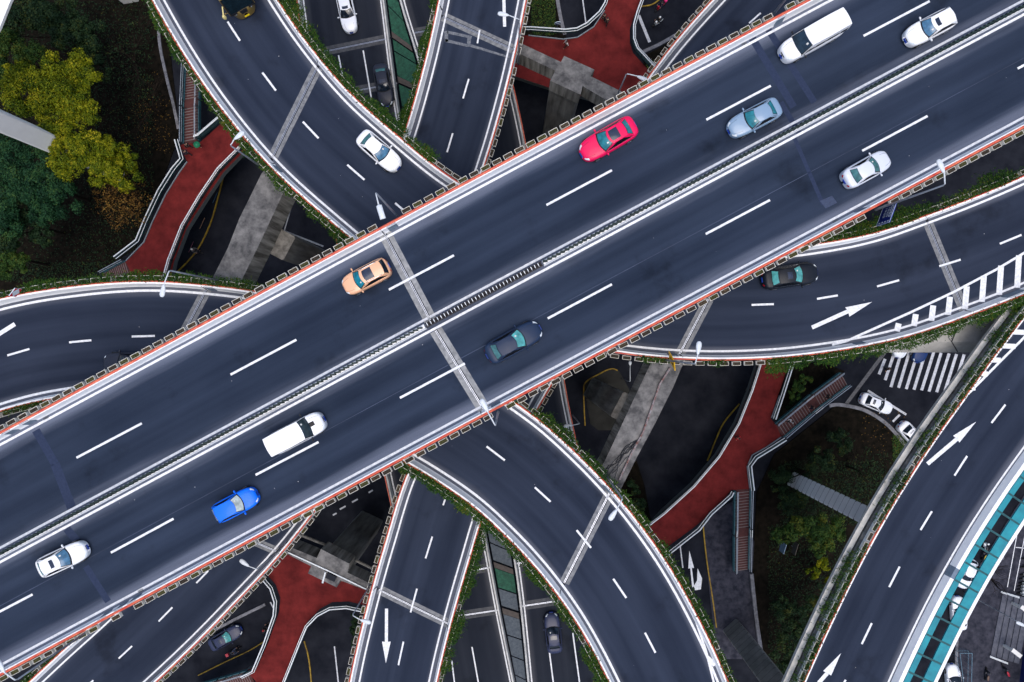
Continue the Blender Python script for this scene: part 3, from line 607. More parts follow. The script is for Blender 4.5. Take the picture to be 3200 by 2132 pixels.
kerb([(620, 2110), (700, 2070), (780, 2032), (840, 1995)], .11, M_YEL)
kerb([(1828, 1330), (1824, 1230), (1830, 1195), (1870, 1170), (1908, 1153), (1930, 1158)], .15, M_YEL)
M_KERB = mat('kerb_stone', (.10, .10, .11), .9, scale=2, col2=(.22, .22, .24))
kerb([(2590, 1268), (2625, 1265), (2700, 1282), (2765, 1322), (2810, 1370), (2838, 1410), (2850, 1440)], .45, M_KERB, h=.2)
kerb([(496, -40), (500, 120), (520, 230), (545, 330), (560, 405)], .35, M_KERB, h=.3)
kerb([(1735, -40), (1752, 60), (1765, 110)], .45, M_KERB, h=.2); kerb([(2005, 165), (2060, 140), (2130, 100), (2200, 60)], .4, M_KERB, h=.2)
kerb([(2990, 1930), (2987, 2030), (2984, 2160)], .35, M_KERB, h=.2); kerb([(2345, 1790), (2360, 1930), (2378, 2060), (2385, 2200)], .45, M_KERB, h=.5)
kerb([(560, 905), (430, 880), (340, 905), (250, 930)], .3, M_KERB, h=.2); kerb([(590, 2008), (696, 1955), (744, 1930), (830, 1888)], .35, M_KERB, h=.2)
rm = MB()
for a, b in (((1817, -30), (1832, 80)), ((2124, 1695), (2134, 1775))): quad(rm, W(*a), W(*b), .16, .006)
o = rm.build('road_marking', M_WORN); tag(o, kind='structure')
def flat(name, m, segs, w, z=.006):
    mb = MB()
    for a, b in segs: quad(mb, W(*a), W(*b), w, z)
    o = mb.build(name, m); tag(o, kind='structure'); return o
flat('stop_line', M_WORN, [((1996, 48), (2030, 132))], .38)
flat('stop_line', mat('old_paint', (.07, .07, .075), .9, col2=(.14, .14, .145), scale=4), [((2765, 1102), (2645, 1262))], .45)
flat('lane_dash', M_WORN, [((1040, 1610), (1052, 1604)), ((1062, 1592), (1080, 1582)), ((1100, 1570), (1118, 1560)), ((1152, 1540), (1165, 1532))], .2)
flat('lane_line', M_WORN, [((1045, 2020), (1058, 2140)), ((845, 1882), (858, 1908))], .16)
flat('parking_line', M_WHITE, [((3184, 1625), (3146, 1834)), ((3206, 1645), (3167, 1846)), ((3172, 1710), (3215, 1714))], .09, .126)
flat('parking_line', M_WORN, [((2712, 1221), (2832, 1296)), ((2812, 1296), (2790, 1318))], .28)
cw = MB()
for x0, y0, x1, y1 in ((2766, 1122, 2747, 1170), (2792, 1112, 2766, 1188), (2817, 1100, 2784, 1210), (2842, 1100, 2808, 1212), (2868, 1100, 2832, 1216), (2893, 1100, 2856, 1218), (2918, 1101, 2880, 1220), (2941, 1103, 2903, 1224), (2966, 1105, 2927, 1226), (2989, 1107, 2951, 1228), (3013, 1108, 2975, 1230), (3036, 1110, 2998, 1232)):
    quad(cw, W(x0, y0), W(x1, y1), .38, .006)
o = cw.build('crosswalk', M_WORN); tag(o, 'white striped zebra crossing on the street at right', kind='structure')
ar = MB()
for pts in ([(2154, 1721), (2169, 1775), (2162, 1775), (2169, 1832), (2163, 1836), (2157, 1776), (2151, 1777)], [(2180, 1776), (2194, 1808), (2190, 1842), (2172, 1845), (2168, 1832), (2178, 1815)]): poly(ar, pts, 0, .007)
o = ar.build('turn_arrow', M_WHITE); tag(o, kind='structure')
mb = MB(); mb.prism([(W(3129, 1743)[0] + math.cos(a * .4488) * .3, W(3129, 1743)[1] + math.sin(a * .4488) * .3) for a in range(14)], .12, .128); o = mb.build('manhole_cover', mat('iron_lid', (.10, .10, .12), .7)); tag(o, 'round grey manhole cover in the plaza paving', 'manhole')

# ---------------------------------------------------------------- piers and bent caps
M_CONC2 = mat('panel_grey', (.16, .16, .15), .9, scale=.6, col2=(.27, .265, .25))
def cap_prism(pts, z0, z1, parent, name='cap_beam', m=None):
    mb = MB(); P = [W(x, y, z1) for x, y in pts]; mb.prism([(p.x, p.y) for p in P], z0, z1, 0, 1); return mb.build(name, [m or M_CONCD, M_STAIN], parent)
def column(cx, cy, zt, wx, wy, rz, parent, m, zb=0, seams=0, name='column', flare=0):
    c = W(cx, cy, zt); mb = MB(); mt = Matrix.Rotation(rz, 3, 'Z'); rings = []
    for z, k in ((zb, 1), (zt - 3.2, 1), (zt - .8, 1 + flare), (zt, 1 + flare)) if flare else ((zb, 1), (zt, 1)):
        ch = .15; hx, hy = wx / 2 * k, wy / 2
        rings.append([Vector((c.x, c.y, z)) + mt @ Vector(v) for v in ((-hx + ch, -hy, 0), (hx - ch, -hy, 0), (hx, -hy + ch, 0), (hx, hy - ch, 0), (hx - ch, hy, 0), (-hx + ch, hy, 0), (-hx, hy - ch, 0), (-hx, -hy + ch, 0))])
    mb.loft(rings); o = mb.build(name, m, parent)
    if seams:
        mb = MB(); z = zb + seams
        while z < zt - .3: mb.box((c.x, c.y, z), (wx + .016, wy + .016, .03), rz); z += seams
        mb.build('panel_joint', M_SEAM, o)
    return o
def pier(label): o = empty('bridge_pier'); tag(o, label, 'bridge pier'); return o
p = pier('wide concrete crossbeam on a wall pier under the top left and left ramps')
cap_prism([(905, 440), (817, 543), (748, 683), (712, 775), (668, 862), (630, 945), (600, 1010), (690, 1030), (758, 870), (800, 785), (885, 604), (940, 500)], 24.6, 27.9, p)
column(866, 757, 24.6, 2.5, 2.6, R(62), p, M_CONC); mb = MB(); a, b, c_ = W(888, 722, 24.2), W(914, 630, 24.2), W(1010, 770, 22)
mb.tube([b, a, c_], .09); mb.build('drain_pipe', M_GALV, p)
p = pier('wide concrete crossbeam with a rusty pipe on a wall pier under the right hand ramps')
cap_prism([(2215, 990), (2130, 1148), (2103, 1212), (2045, 1328), (1990, 1430), (1935, 1540), (1880, 1640), (1790, 1600), (1889, 1443), (1967, 1277), (2025, 1154), (2110, 985)], 24.6, 27.9, p)
column(1965, 1282, 24.6, 2.6, 2.5, R(62), p, M_CONC)
mb = MB(); mb.tube([W(2094, 1150, 28.05), W(2062, 1200, 28.05), W(2010, 1350, 28.05), W(1972, 1420, 28.05), W(1935, 1500, 28.05)], .09); mb.build('rusty_pipe', mat('rusty_pipe', (.12, .035, .02), .8, scale=2.2, col2=(.30, .30, .32)), p)
mb = MB(); random.seed(4)
for i in range(7):
    pts = [W(2004 - i * 3 + random.uniform(-6, 6), 1370 + i * 2, 28.0)]
    for k in range(7): pts.append(pts[-1] + Vector((random.uniform(-.65, -.1), random.uniform(-.85, -.1), random.uniform(-.02, .05))))
    mb.tube(pts, .025, 5)
mb.build('loose_cable', M_DARK, p)
p = pier('stepped concrete bent cap above the red footbridge at top')
cap_prism([(1560, 105), (1644, 143), (1753, 194), (1763, 175), (1858, 218), (1845, 238), (1950, 290), (2010, 320), (1980, 360), (1903, 318), (1821, 269), (1814, 296), (1719, 252), (1736, 221), (1634, 173), (1540, 135)], 17.4, 20.0, p)
column(1772, 258, 17.4, 3.1, 2.0, R(-25), p, M_CONC)
p = pier('stepped concrete bent cap with white pipe above the red footbridge at bottom left')
cap_prism([(1270, 1880), (1160, 1826), (1086, 1790), (1092, 1762), (1003, 1716), (990, 1744), (902, 1708), (820, 1670), (800, 1690), (890, 1728), (972, 1770), (962, 1792), (1052, 1836), (1062, 1813), (1147, 1846), (1250, 1900)], 17.4, 20.0, p)
column(1044, 1772, 17.4, 3.1, 2.0, R(-25), p, M_CONC)
mb = MB(); mb.tube([W(890, 1722, 20.1), W(1026, 1784, 20.1), W(1148, 1843, 20.1)], .07); mb.tube([W(1017, 1788, 20.1), W(1008, 1822, 20.1)], .09); mb.build('white_pipe', M_RAILW, p)
mb = MB(); a = W(1035, 1803, 20.15); mb.box(a, (1.0, .55, .3), R(-25)); mb.build('junction_box', M_DARK, p)
for pts, lab_ in ((((1036, 1700), (900, 1660)), 0),): pass
mb = MB(); P = [W(x, y, 20) for x, y in ((-120, -120), (58, -40), (33, 2), (0, 84), (-120, 320))]; mb.prism([(p_.x, p_.y) for p_ in P], 19.7, 20)
o = mb.build('concrete_slab', M_COLW); tag(o, 'pale concrete slab corner in the upper left corner', 'slab')
mb = MB(); P1 = [W(860, 1640, 14.2), W(1010, 1700, 14.2), W(1190, 1790, 14.2)]; mb.tube(P1, .16)
o = mb.build('drain_pipe', M_CONC); tag(o, 'thick grey pipe running below the lower left bent cap', 'pipe')
for lab_, cx, cy, w1, w2, rz, zt, sm in (('pale panelled concrete column beside the right edge ramp above the garden', 2905, 1710, 2.1, 1.9, R(-27), 28.0, 1.15),
        ('grey panelled column with hanging ivy at the bottom edge', 2626, 2399, 2.7, 2.4, R(-48), 28.0, 1.1), ('plain white concrete column rising through the trees at left', -270, 262, 2.2, 2.0, R(-28), 30.0, 0), ('pale concrete column base beside the top left ramp', -150, -520, 2.2, 2.2, R(10), 28.0, 0)):
    p = pier(lab_); column(cx, cy, zt, w1, w2, rz, p, M_COLW if 'white' in lab_ or 'right edge' in lab_ else (M_CONC2 if 'ivy' in lab_ else M_PALE), seams=sm)
    if 'right edge' in lab_: column(cx, cy, 27.9, w1 * 1.0, w2 + .25, rz, p, M_COLW, zb=24.6, name='column_head')
p = pier('pale panelled crossbeam above the zebra crossing between the two right hand ramps')
mb = MB(); xs = (2700, 3300); mb.loft([[W(x, 900, 26.6), W(x, 1069, 27.4), W(x, 1069, 27.4) + Vector((0, -.95, -1.1)), W(x, 1069, 27.4) + Vector((0, -.9, -2.6)), W(x, 900, 24.5)] for x in xs]); mb.build('cap_beam', mat('beam_pale', (.30, .295, .275), .85, scale=.6, col2=(.46, .455, .43)), p)
mb = MB()
for x in range(2720, 3000, 42):
    a = W(x, 1066, 27.42); mb.tube([a + Vector((-.25, .35, 0)), a, a + Vector((1.0, -.85, -.95))], .022, 4)
mb.tube([W(3002, 1000, 27.3), W(2974, 1068, 27.43), W(2974, 1068, 27.43) + Vector((1.2, -.9, -1.05))], .05, 5); mb.build('panel_joint', M_SEAM, p); column(3150, 960, 24.5, 2.4, 2.4, 0, p, M_CONC)
for cx, cy, zt, w1, w2, rz, lab_ in ((760, -40, 28, 2.2, 2.2, 0.5, 'concrete column under the coach at the top'), (2600, 905, 28, 2.4, 2.4, .2, 'concrete column under the ramp with the black sedan'), (1480, 150, 20, 2, 2, 0, 'concrete column under the top centre slip road'), (1300, 1800, 20, 2, 2, 0, 'concrete column under the arrow slip road'), (700, 1345, 34.6, 3, 2.2, .4, 'concrete column under the left half of the highway'), (2400, 450, 34.6, 3, 2.2, .4, 'concrete column under the right half of the highway')):
    p = pier(lab_); column(cx, cy, zt, w1, w2, rz, p, M_CONC)

# ---------------------------------------------------------------- footbridge with railings and stairs
def railing(pts, parent, z=ZB, hts=None, post=1.6, panel=True, inner=None, zs=None):
    """double white handrail, posts and a low dark teal panel along plan points (read at rail height)"""
    P = [W(x, y, (zs[i] if zs else z)) for i, (x, y) in enumerate(pts)]
    up = Vector((0, 0, 1)); mb = MB()
    ins = []
    for i, p in enumerate(P):
        d = (P[min(i + 1, len(P) - 1)] - P[max(i - 1, 0)]); d.z = 0; d.normalize(); n = Vector((-d.y, d.x, 0)) * (inner or .22); ins.append(n)
    mb.tube([p + up * 1.15 for p in P], .075, 6); mb.tube([p + n + up * 1.0 for p, n in zip(P, ins)], .04, 6)
    mb.build('handrail', M_RAILW, parent)
    mb = MB(); mp = MB()
    for i in range(len(P) - 1):
        a, b = P[i], P[i + 1]; L = (b - a).length; k = max(1, round(L / post))
        for j in range(k + 1):
            q = a.lerp(b, j / k); nn = ins[i].lerp(ins[i + 1], j / k)
            mb.tube([q, q + up * 1.15], .035, 5); mb.box(q + nn * .5 + up * .55, (.07, .3, .06), math.atan2((b - a).y, (b - a).x))
        d = (b - a); dd = Vector((d.x, d.y, 0)).normalized(); n = Vector((-dd.y, dd.x, 0)) * .02
        for h0, h1 in ((.05, .42), (.55, .62), (.78, .85)): mp.loft([[x - n + up * h0, x - n + up * h1, x + n + up * h1, x + n + up * h0] for x in (a, b)])
    mb.build('railing_posts', M_DARK, parent)
    if panel: mp.build('railing_panel', M_TEALD, parent)
def floor(pts, parent, z=ZB):
    mb = MB(); P = [W(x, y, z) for x, y in pts]; mb.prism([(p.x, p.y) for p in P], z - .9, z - .03); mb.build('girder', mat('bridge_girder', (.10, .12, .125), .8), parent)
    mb = MB(); poly(mb, pts, z, 0); mb.build('deck', M_REDDECK, parent)
def props(pts, parent):
    for x, y in pts:
        c = W(x, y, ZB); mb = MB(); mb.tube([(c.x, c.y, 0), (c.x, c.y, ZB - .9)], .45, 12); mb.build('support_column', M_CONC, parent, True)
def kick(pts, parent, z=ZB):
    mb = MB(); P = [W(x, y, z) for x, y in pts]
    for a, b in zip(P, P[1:]):
        d = (b - a).normalized(); n = Vector((-d.y, d.x, 0)) * .05
        mb.loft([[x - n, x - n + Vector((0, 0, .16)), x + n + Vector((0, 0, .16)), x + n] for x in (a, b)])
    mb.build('kick_plate', mat('kick_grey', (.20, .24, .27), .6), parent)
def stairs(label, legs, wd_, side_l=True):
    root = empty('staircase', W(*legs[0][0])); inv = Matrix.Translation(-root.location)
    tag(root, label, 'stairs')
    for A, B in legs:
        tr = MB(); no = MB(); st = MB(); rl = MB(); ps = MB()
        a, b = W(*A), W(*B); d = b - a; dz = d.z; d.z = 0; L = d.length; u = d.normalized(); n = Vector((-u.y, u.x, 0)); rz = math.atan2(u.y, u.x)
        if abs(dz) > .1:
            k = max(2, int(abs(dz) / .155)); 
            for i in range(k):
                c = a + u * (L * (i + .5) / k); c.z = a.z + dz * (i + 1) / k
                tr.box((c.x, c.y, c.z - .1), (L / k, wd_, .2), rz); e = a + u * (L * (i + .96) / k); no.box((e.x, e.y, c.z + .004), (.09, wd_ - .04, .012), rz)
        else: c = a.lerp(b, .5); tr.box((c.x, c.y, c.z - .1), (L, wd_, .2), rz)
        for s_ in (-1, 1):
            st = MB(); rl = MB(); ps = MB()
            o_ = n * s_ * (wd_ / 2 + .06); up = Vector((0, 0, 1))
            st.loft([[x + o_ - n * .05 - up * .45, x + o_ - n * .05 + up * .1, x + o_ + n * .05 + up * .1, x + o_ + n * .05 - up * .45] for x in (a, b)])
            rl.tube([a + o_ + up * 1.1, b + o_ + up * 1.1], .05, 6); rl.tube([a + o_ - n * s_ * .16 + up * .95, b + o_ - n * s_ * .16 + up * .95], .03, 6)
            kk = max(1, int(L / 1.2))
            for i in range(kk + 1): q = a.lerp(b, i / kk) + o_; ps.tube([q, q + up * 1.1], .035, 5)
            for h in (.4, .7): ps.tube([a + o_ + up * h, b + o_ + up * h], .03, 4)
            for m_, nm, mt in ((st, 'stringer', mat('teal_stringer', (.03, .11, .13), .6)), (rl, 'handrail', mat('rail_grey', (.42, .46, .50), .35, .4)), (ps, 'railing_posts', M_TEALD)):
                m_.v = [inv @ Vector(v) for v in m_.v]; m_.build(nm, mt, root)
        for m_, nm, mt in ((tr, 'treads', mat('tread_maroon', (.05, .016, .015), .9, scale=2, col2=(.09, .027, .024))), (no, 'nosing', mat('nosing', (.16, .125, .12), .8, scale=3))):
            if m_.f: m_.v = [inv @ Vector(v) for v in m_.v]; m_.build(nm, mt, root)
    return root
fb = empty('footbridge'); tag(fb, 'red floored footbridge at left between the trees and the crossbeam', 'footbridge')
floor([(560, 455), (578, 449), (622, 447), (640, 432), (708, 372), (900, 430), (765, 470), (697, 540), (638, 628), (583, 716), (544, 818), (530, 885), (500, 960), (330, 960), (412, 857), (392, 818), (452, 757), (480, 690), (520, 608), (562, 538), (586, 508)], fb)
railing([(694, 378), (632, 431), (618, 436)], fb, 5.5, inner=-.22); railing([(560, 445), (577, 503), (550, 534), (508, 601), (468, 686), (440, 754), (372, 806)], fb, inner=.3); railing([(770, 455), (692, 533), (634, 618), (580, 710), (539, 815), (526, 862), (512, 930)], fb, inner=.12)
props([(640, 500), (470, 820)], fb)
kick([(586, 506), (561, 540), (519, 608), (479, 690), (451, 757), (394, 816)], fb)
fb = empty('footbridge'); tag(fb, 'red floored footbridge junction at top with three walkers', 'footbridge')
floor([(1570, 118), (1651, 110), (1760, 122), (1804, 116), (1855, 84), (1889, 34), (1915, -60), (2040, -60), (1982, 50), (1968, 92), (1968, 133), (1978, 165), (1995, 184), (2022, 214), (2080, 300), (1990, 380), (1860, 312), (1725, 277), (1560, 222)], fb)
railing([(1560, 98), (1658, 98), (1763, 105), (1800, 101), (1831, 85), (1869, 50), (1886, 22), (1906, -50)], fb, inner=-.25); railing([(2030, -50), (2004, 0), (1986, 49), (1975, 89), (1975, 133), (1986, 163), (2003, 181), (2026, 206), (2080, 262)], fb, inner=.25)
props([(1930, 60), (1950, 250)], fb)
kick([(1651, 112), (1760, 124), (1804, 118), (1855, 85), (1889, 34)], fb)
fb = empty('footbridge'); tag(fb, 'red floored footbridge junction at bottom left beside the stepped bent cap', 'footbridge')
floor([(780, 1700), (892, 1722), (1000, 1750), (1147, 1840), (1260, 1930), (1240, 1960), (1133, 1890), (1089, 1880), (1038, 1882), (1000, 1903), (962, 1942), (938, 2000), (910, 2068), (870, 2180), (760, 2180), (800, 2130), (769, 2096), (806, 2080), (840, 2004), (872, 1912), (876, 1868), (862, 1828), (838, 1800)], fb)
props([(890, 1990), (930, 1790)], fb)
railing([(800, 1770), (831, 1803), (854, 1830), (867, 1871), (864, 1912), (832, 2004), (798, 2085), (763, 2102)], fb, inner=.25); railing([(1240, 1915), (1136, 1900), (1089, 1890), (1038, 1894), (1000, 1914), (967, 1948), (945, 2000), (918, 2068), (885, 2150)], fb, inner=-.22)
fb = empty('footbridge'); tag(fb, 'red floored footbridge at right curving from the hatched ramp down to two stairways', 'footbridge')
floor([(2368, 1080), (2475, 1080), (2462, 1150), (2430, 1240), (2408, 1308), (2424, 1326), (2442, 1366), (2398, 1396), (2350, 1424), (2333, 1460), (2343, 1528), (2285, 1532), (2262, 1560), (2232, 1594), (2172, 1646), (2085, 1710), (2000, 1780), (1960, 1720), (2069, 1599), (2161, 1515), (2239, 1423), (2300, 1321), (2341, 1219), (2365, 1144)], fb)
railing([(2372, 1100), (2366, 1144), (2342, 1219), (2301, 1321), (2240, 1423), (2162, 1515), (2070, 1599), (2010, 1645)], fb, inner=-.1); railing([(2474, 1120), (2437, 1236), (2413, 1308)], fb, inner=-.25)
railing([(2446, 1372), (2400, 1401), (2356, 1428), (2338, 1452), (2347, 1527)], fb, inner=-.3); railing([(2284, 1533), (2278, 1545), (2216, 1601), (2178, 1650), (2093, 1717), (2010, 1790)], fb, inner=-.25)
props([(2390, 1230), (2290, 1470), (2120, 1640)], fb)
kick([(2436, 1235), (2410, 1306)], fb); kick([(2440, 1366), (2396, 1396), (2350, 1422), (2334, 1458), (2342, 1526)], fb)
stairs('maroon stairs with landing descending from the left footbridge under the top left ramp', [((598, 446, 5.5), (598, 338, 3.6)), ((598, 338, 3.6), (599, 314, 3.6)), ((599, 314, 3.6), (603, 200, 1.3))], 1.75)
stairs('maroon stairs at the lower end of the left footbridge by the ramp greenery', [((401, 837, 5.5), (330, 874, 3.4))], 1.7)
stairs('maroon stairs with landing at right leading up to the street with the zebra crossing', [((2434, 1346, 5.5), (2522, 1272, 3.6)), ((2522, 1272, 3.6), (2547, 1252, 3.6)), ((2547, 1252, 3.6), (2637, 1185, 1.5))], 1.75)
stairs('maroon stairs with landing at right leading down towards the bottom edge', [((2320, 1530, 5.5), (2318, 1648, 3.4)), ((2318, 1648, 3.4), (2317, 1672, 3.4)), ((2317, 1672, 3.4), (2316, 1782, 1.2))], 1.75)
stairs('maroon stairs at the bottom edge beside the black street car', [((786, 2120, 5.5), (718, 2140, 3.9)), ((718, 2140, 3.9), (690, 2148, 3.9)), ((690, 2148, 3.9), (610, 2170, 1.8))], 2.0)

# ---------------------------------------------------------------- teal noise barrier frame on the right edge ramp
tf = empty('barrier_frame'); tag(tf, 'teal steel frame with dark crossbars along the right edge ramp', 'barrier frame')
mb = MB()
for o0, o1 in ((4.13, 4.62), (5.54, 6.4)): FR.sweep(mb, 0, FR.L, [(o0, .54), (o0, .66), (o1, .66), (o1, .54)])
mb.build('teal_beam', M_TEAL, tf)
mb = MB(); FR.sweep(mb, 0, FR.L, [(6.405, .2), (6.405, .70), (6.68, .70), (6.68, .2)]); mb.build('white_edge', M_PARA, tf)
mb = MB(); q = .8
while q < FR.L:
    d = FR.fr(q)[1]; mb.box(FR.at(q, 5.27, .61), (.16, 2.22, .12), math.atan2(d.y, d.x)); q += 1.79
mb.build('crossbar', M_TEALX, tf)

# ---------------------------------------------------------------- street lamps
def lamp(label, base, zb, h, head, hl=.95, pole_r=.09, square=False, group=None):
    b = W(*base, zb); t = b + Vector((0, 0, h)); hd = W(*head, zb + h + .25); root = empty('street_lamp', b); tag(root, label, 'street lamp', group)
    inv = -b; d = Vector((hd.x - t.x, hd.y - t.y, 0)); L = d.length; u = d.normalized()
    mb = MB(); mb.tube([Vector((0, 0, -.5)), Vector((0, 0, h * .5)), Vector((0, 0, h - .3))], pole_r, 8, pole_r * .6); mb.build('pole', M_GALV, root, True)
    mb = MB(); a = max(L - hl / 2, .1)
    mb.tube([Vector((0, 0, h - .32)), u * .06 + Vector((0, 0, h - .1)), u * .25 + Vector((0, 0, h)), u * a + Vector((0, 0, h + .25))], .045, 6); mb.build('arm', M_LAMP, root, True)
    mb = MB(); rz = math.atan2(u.y, u.x); c = u * L + Vector((0, 0, h + .25)); rings = []
    n = Vector((-u.y, u.x, 0))
    for k, w, hh in ((-.5, .035, .04), (-.42, .09, .06), (-.2, .15, .08), (.1, .20, .1), (.35, .19, .09), (.47, .12, .06), (.5, .05, .03)):
        if square: w = .19 if k > -.45 else .05
        rings.append([c + u * (k * hl) + n * (math.cos(a_) * w) + Vector((0, 0, math.sin(a_) * hh)) for a_ in [2 * math.pi * i / 10 for i in range(10)]])
    mb.loft(rings); mb.build('lamp_head', M_LAMP, root, True)
    return root
lamp('white street lamp leaning over the top left ramp above the red footbridge', (818, 523), ZP, 6.6, (747, 424))
lamp('white street lamp arching over the ramp at the left edge', (697, 880), ZP, 9.2, (509, 908))
lamp('street lamp with square head between the top left ramp and the highway', (1238, 672), ZM, 7.8, (1190, 662), square=True)
lamp('street lamp overhanging the lower highway edge near the centre joint', (1556, 1290), ZM, 7.9, (1514, 1268))
lamp('white street lamp arching over the ramp beside the yellow arrow sign', (2073, 1125), ZP, 10.2, (2183, 1088))
lamp('white street lamp over the joint of the ramp leaving at the bottom', (1893, 1484), ZP, 8.9, (1916, 1609))
lamp('street lamp on the lower highway edge behind the blue road sign', (2747, 652), ZM, 7.9, (2941, 520))
lamp('white street lamp over the bottom left slip road', (905, 1688), ZR, 8.6, (764, 1760))
lamp('street lamp over the slip road with the downward arrow', (1160, 1822), ZR, 7.9, (1142, 1942))
lamp('street lamp in the bottom left corner over the highway edge', (289, 1963), ZM, 8, (2, 2082))
lamp('street lamp over the solid arrow of the top centre slip road', (1620, 195), ZR, 8.9, (1573, 45))
lamp('street lamp in front of the top footbridge beside the highway planters', (1912, 338), ZR, 8.6, (2007, 245))
lamp('street lamp beside the white van at the top edge', (2413, 50), ZM, 8, (2400, -190), pole_r=.1)
lamp('white street lamp over the dark lower road below the highway', (1790, 1298), ZD, 8, (1776, 1331))
lamp('street lamp leaning over the plaza at the right edge', (3012, 1850), 0, 10.5, (3193, 1952), hl=1.4)
lamp('thin white lamp post on the yellow kerbed traffic island', (1942, 1184), 0, 6.5, (1969, 1136), hl=.5, pole_r=.06)

# ---------------------------------------------------------------- signs
def txt(s, size, parent, m, loc, mtx):
    cu = bpy.data.curves.new('txt', 'FONT'); cu.body = s; cu.size = size; cu.extrude = .004; cu.align_x = 'CENTER'; cu.align_y = 'CENTER'
    t = bpy.data.objects.new('txt', cu); COL.objects.link(t); dg = bpy.context.evaluated_depsgraph_get(); me = bpy.data.meshes.new_from_object(t.evaluated_get(dg)); bpy.data.objects.remove(t)
    me.materials.clear(); me.materials.append(m); o = bpy.data.objects.new('lettering', me); COL.objects.link(o); o.parent = parent; o.matrix_local = Matrix.Translation(loc) @ mtx; return o
M_SBLUE = mat('sign_blue', (.004, .022, .22), .4, var=.1); M_SWH = mat('sign_white', (.62, .72, .80), .5, var=.05); M_SYEL = mat('sign_yellow', (.75, .42, .01), .5, var=.05); M_SRED = mat('sign_red', (.55, .01, .03), .5, var=.05)
def board(name, label, cat, centre, z, face, w, h, m, shape=None, post=None):
    """upright board: face = plan direction it looks towards"""
    c = W(*centre, z); rz = math.atan2(face.y, face.x) + R(90); root = empty(name, c, rz); tag(root, label, cat)
    mb = MB(); pts = shape or [(-w / 2, -h / 2), (w / 2, -h / 2), (w / 2, h / 2), (-w / 2, h / 2)]
    mb.loft([[Vector((x, y_, z_)) for x, z_ in pts] for y_ in (.03, -.03)][::-1]); mb.build('board', m, root)
    mb = MB(); mb.box((0, .08, -(post or .3) / 2), (.07, .07, (post or .3) + h * .6)); mb.build('post', M_GALV, root)
    return root
UPR = Matrix.Rotation(R(90), 4, 'X')
rd_ = board('road_sign', 'blue road sign with white times hung below the lower highway edge', 'road sign', (2772, 668), 35.6, Vector((-.93, .34, 0)), 1.75, 1.85, M_SBLUE)
for x, s_ in ((.1, '0:00'), (.1, '9:00')): pass
txt('10:00', .40, rd_, M_SWH, Vector((-.12, -.045, .16)), UPR); txt('19:00', .40, rd_, M_SWH, Vector((-.12, -.045, -.28)), UPR)
mb = MB()
for c, s_ in (((-.1, -.045, .72), (.9, .02, .05)), ((-.1, -.045, .46), (.9, .02, .05)), ((-.53, -.045, .59), (.06, .02, .28)), ((.33, -.045, .59), (.06, .02, .28)), ((.02, -.045, .6), (.06, .02, .25))): mb.box(c, s_)
mb.build('bus_symbol', M_SWH, rd_)
for i in range(4): mb = MB(); mb.box((.72, -.045, .62 - i * .4), (.10, .02, .17)); mb.build('small_mark', M_SWH, rd_)
mb = MB()
for x in (-.86, .86): mb.box((x, -.036, 0), (.025, .02, 1.83))
for z_ in (-.91, .91): mb.box((0, -.036, z_), (1.75, .02, .025))
mb.build('border', M_SWH, rd_)
yw = board('warning_sign', 'yellow diamond warning sign with black arrow on the right crossbeam', 'warning sign', (2100, 1128), 31.8, Vector((-.95, -.3, 0)), 1.4, 1.4, M_SYEL, [(0, -.85), (.85, 0), (0, .85), (-.85, 0)], 4)
mb = MB(); mb.box((-.05, -.045, 0), (.5, .02, .12)); mb.add([(.2, -.05, -.2), (.2, -.05, .2), (.5, -.05, 0)], [(0, 2, 1)]); mb.build('arrow_symbol', M_DARK, yw)
ch = board('chevron_sign', 'small red and white chevron board on the left ramp parapet', 'chevron board', (48, 914), 31.7, Vector((.8, -.6, 0)), .8, .8, M_SWH)
mb = MB()
for t in ([(-.4, .4), (0, .4), (-.4, 0)], [(.4, .4), (.4, 0), (.05, .4)], [(-.4, -.38), (-.4, -.05), (0, -.4)], [(.4, -.38), (.02, -.4), (.4, -.05)]): mb.add([(x, -.036, z_) for x, z_ in t], [(0, 1, 2)])
mb.build('chevron', M_SRED, ch)
ns = board('traffic_sign', 'round blue and white traffic sign on a striped post below the top footbridge', 'traffic sign', (1743, 73), 3.4, Vector((.1, -1, 0)), .7, .7, M_SWH, [(math.cos(a * math.pi / 8) * .42, math.sin(a * math.pi / 8) * .42) for a in range(16)], 2.6)
mb = MB(); mb.loft([[Vector((math.cos(a * math.pi / 8) * .34, y_, math.sin(a * math.pi / 8) * .34)) for a in range(16)] for y_ in (-.05, -.034)]); mb.build('blue_disc', M_SBLUE, ns); mb = MB(); mb.box((0, -.06, 0), (.62, .02, .12), tilt=Matrix.Rotation(R(35), 3, 'Y')); mb.build('stripe', M_SWH, ns)
nb = board('notice_board', 'pale blue notice board standing in the dark shrubs at lower right', 'notice board', (2446, 1712), 1.8, Vector((-1, .3, 0)), 1.2, 1.5, mat('notice_blue', (.20, .30, .40), .5), None, 1.6)
nb = board('notice_board', 'stone notice slab standing in the dark shrubs right of the pale blue board', 'notice board', (2484, 1714), 1.4, Vector((-1, .3, 0)), 1.5, 1.2, mat('notice_stone', (.08, .07, .06), .9), None, 1.2)
for x, y, c1, lb in ((672, 618, (.02, .09, .16), 'faded blue banner on a rail beside the yellow kerb at left'), (632, 698, (.28, .16, .10), 'faded orange banner on a rail beside the yellow kerb at left'), (597, 772, (.16, .04, .09), 'faded magenta banner on a rail beside the yellow kerb at left')):
    c = W(x, y, 1.0); mb = MB(); mb.box((0, 0, 0), (1.5, .05, .7), tilt=Matrix.Rotation(R(25), 3, 'X')); o = mb.build('banner', mat('banner_' + lb.split()[1], c1, .7, scale=4)); o.location = c; o.rotation_euler = (0, 0, R(66)); tag(o, lb, 'banner')

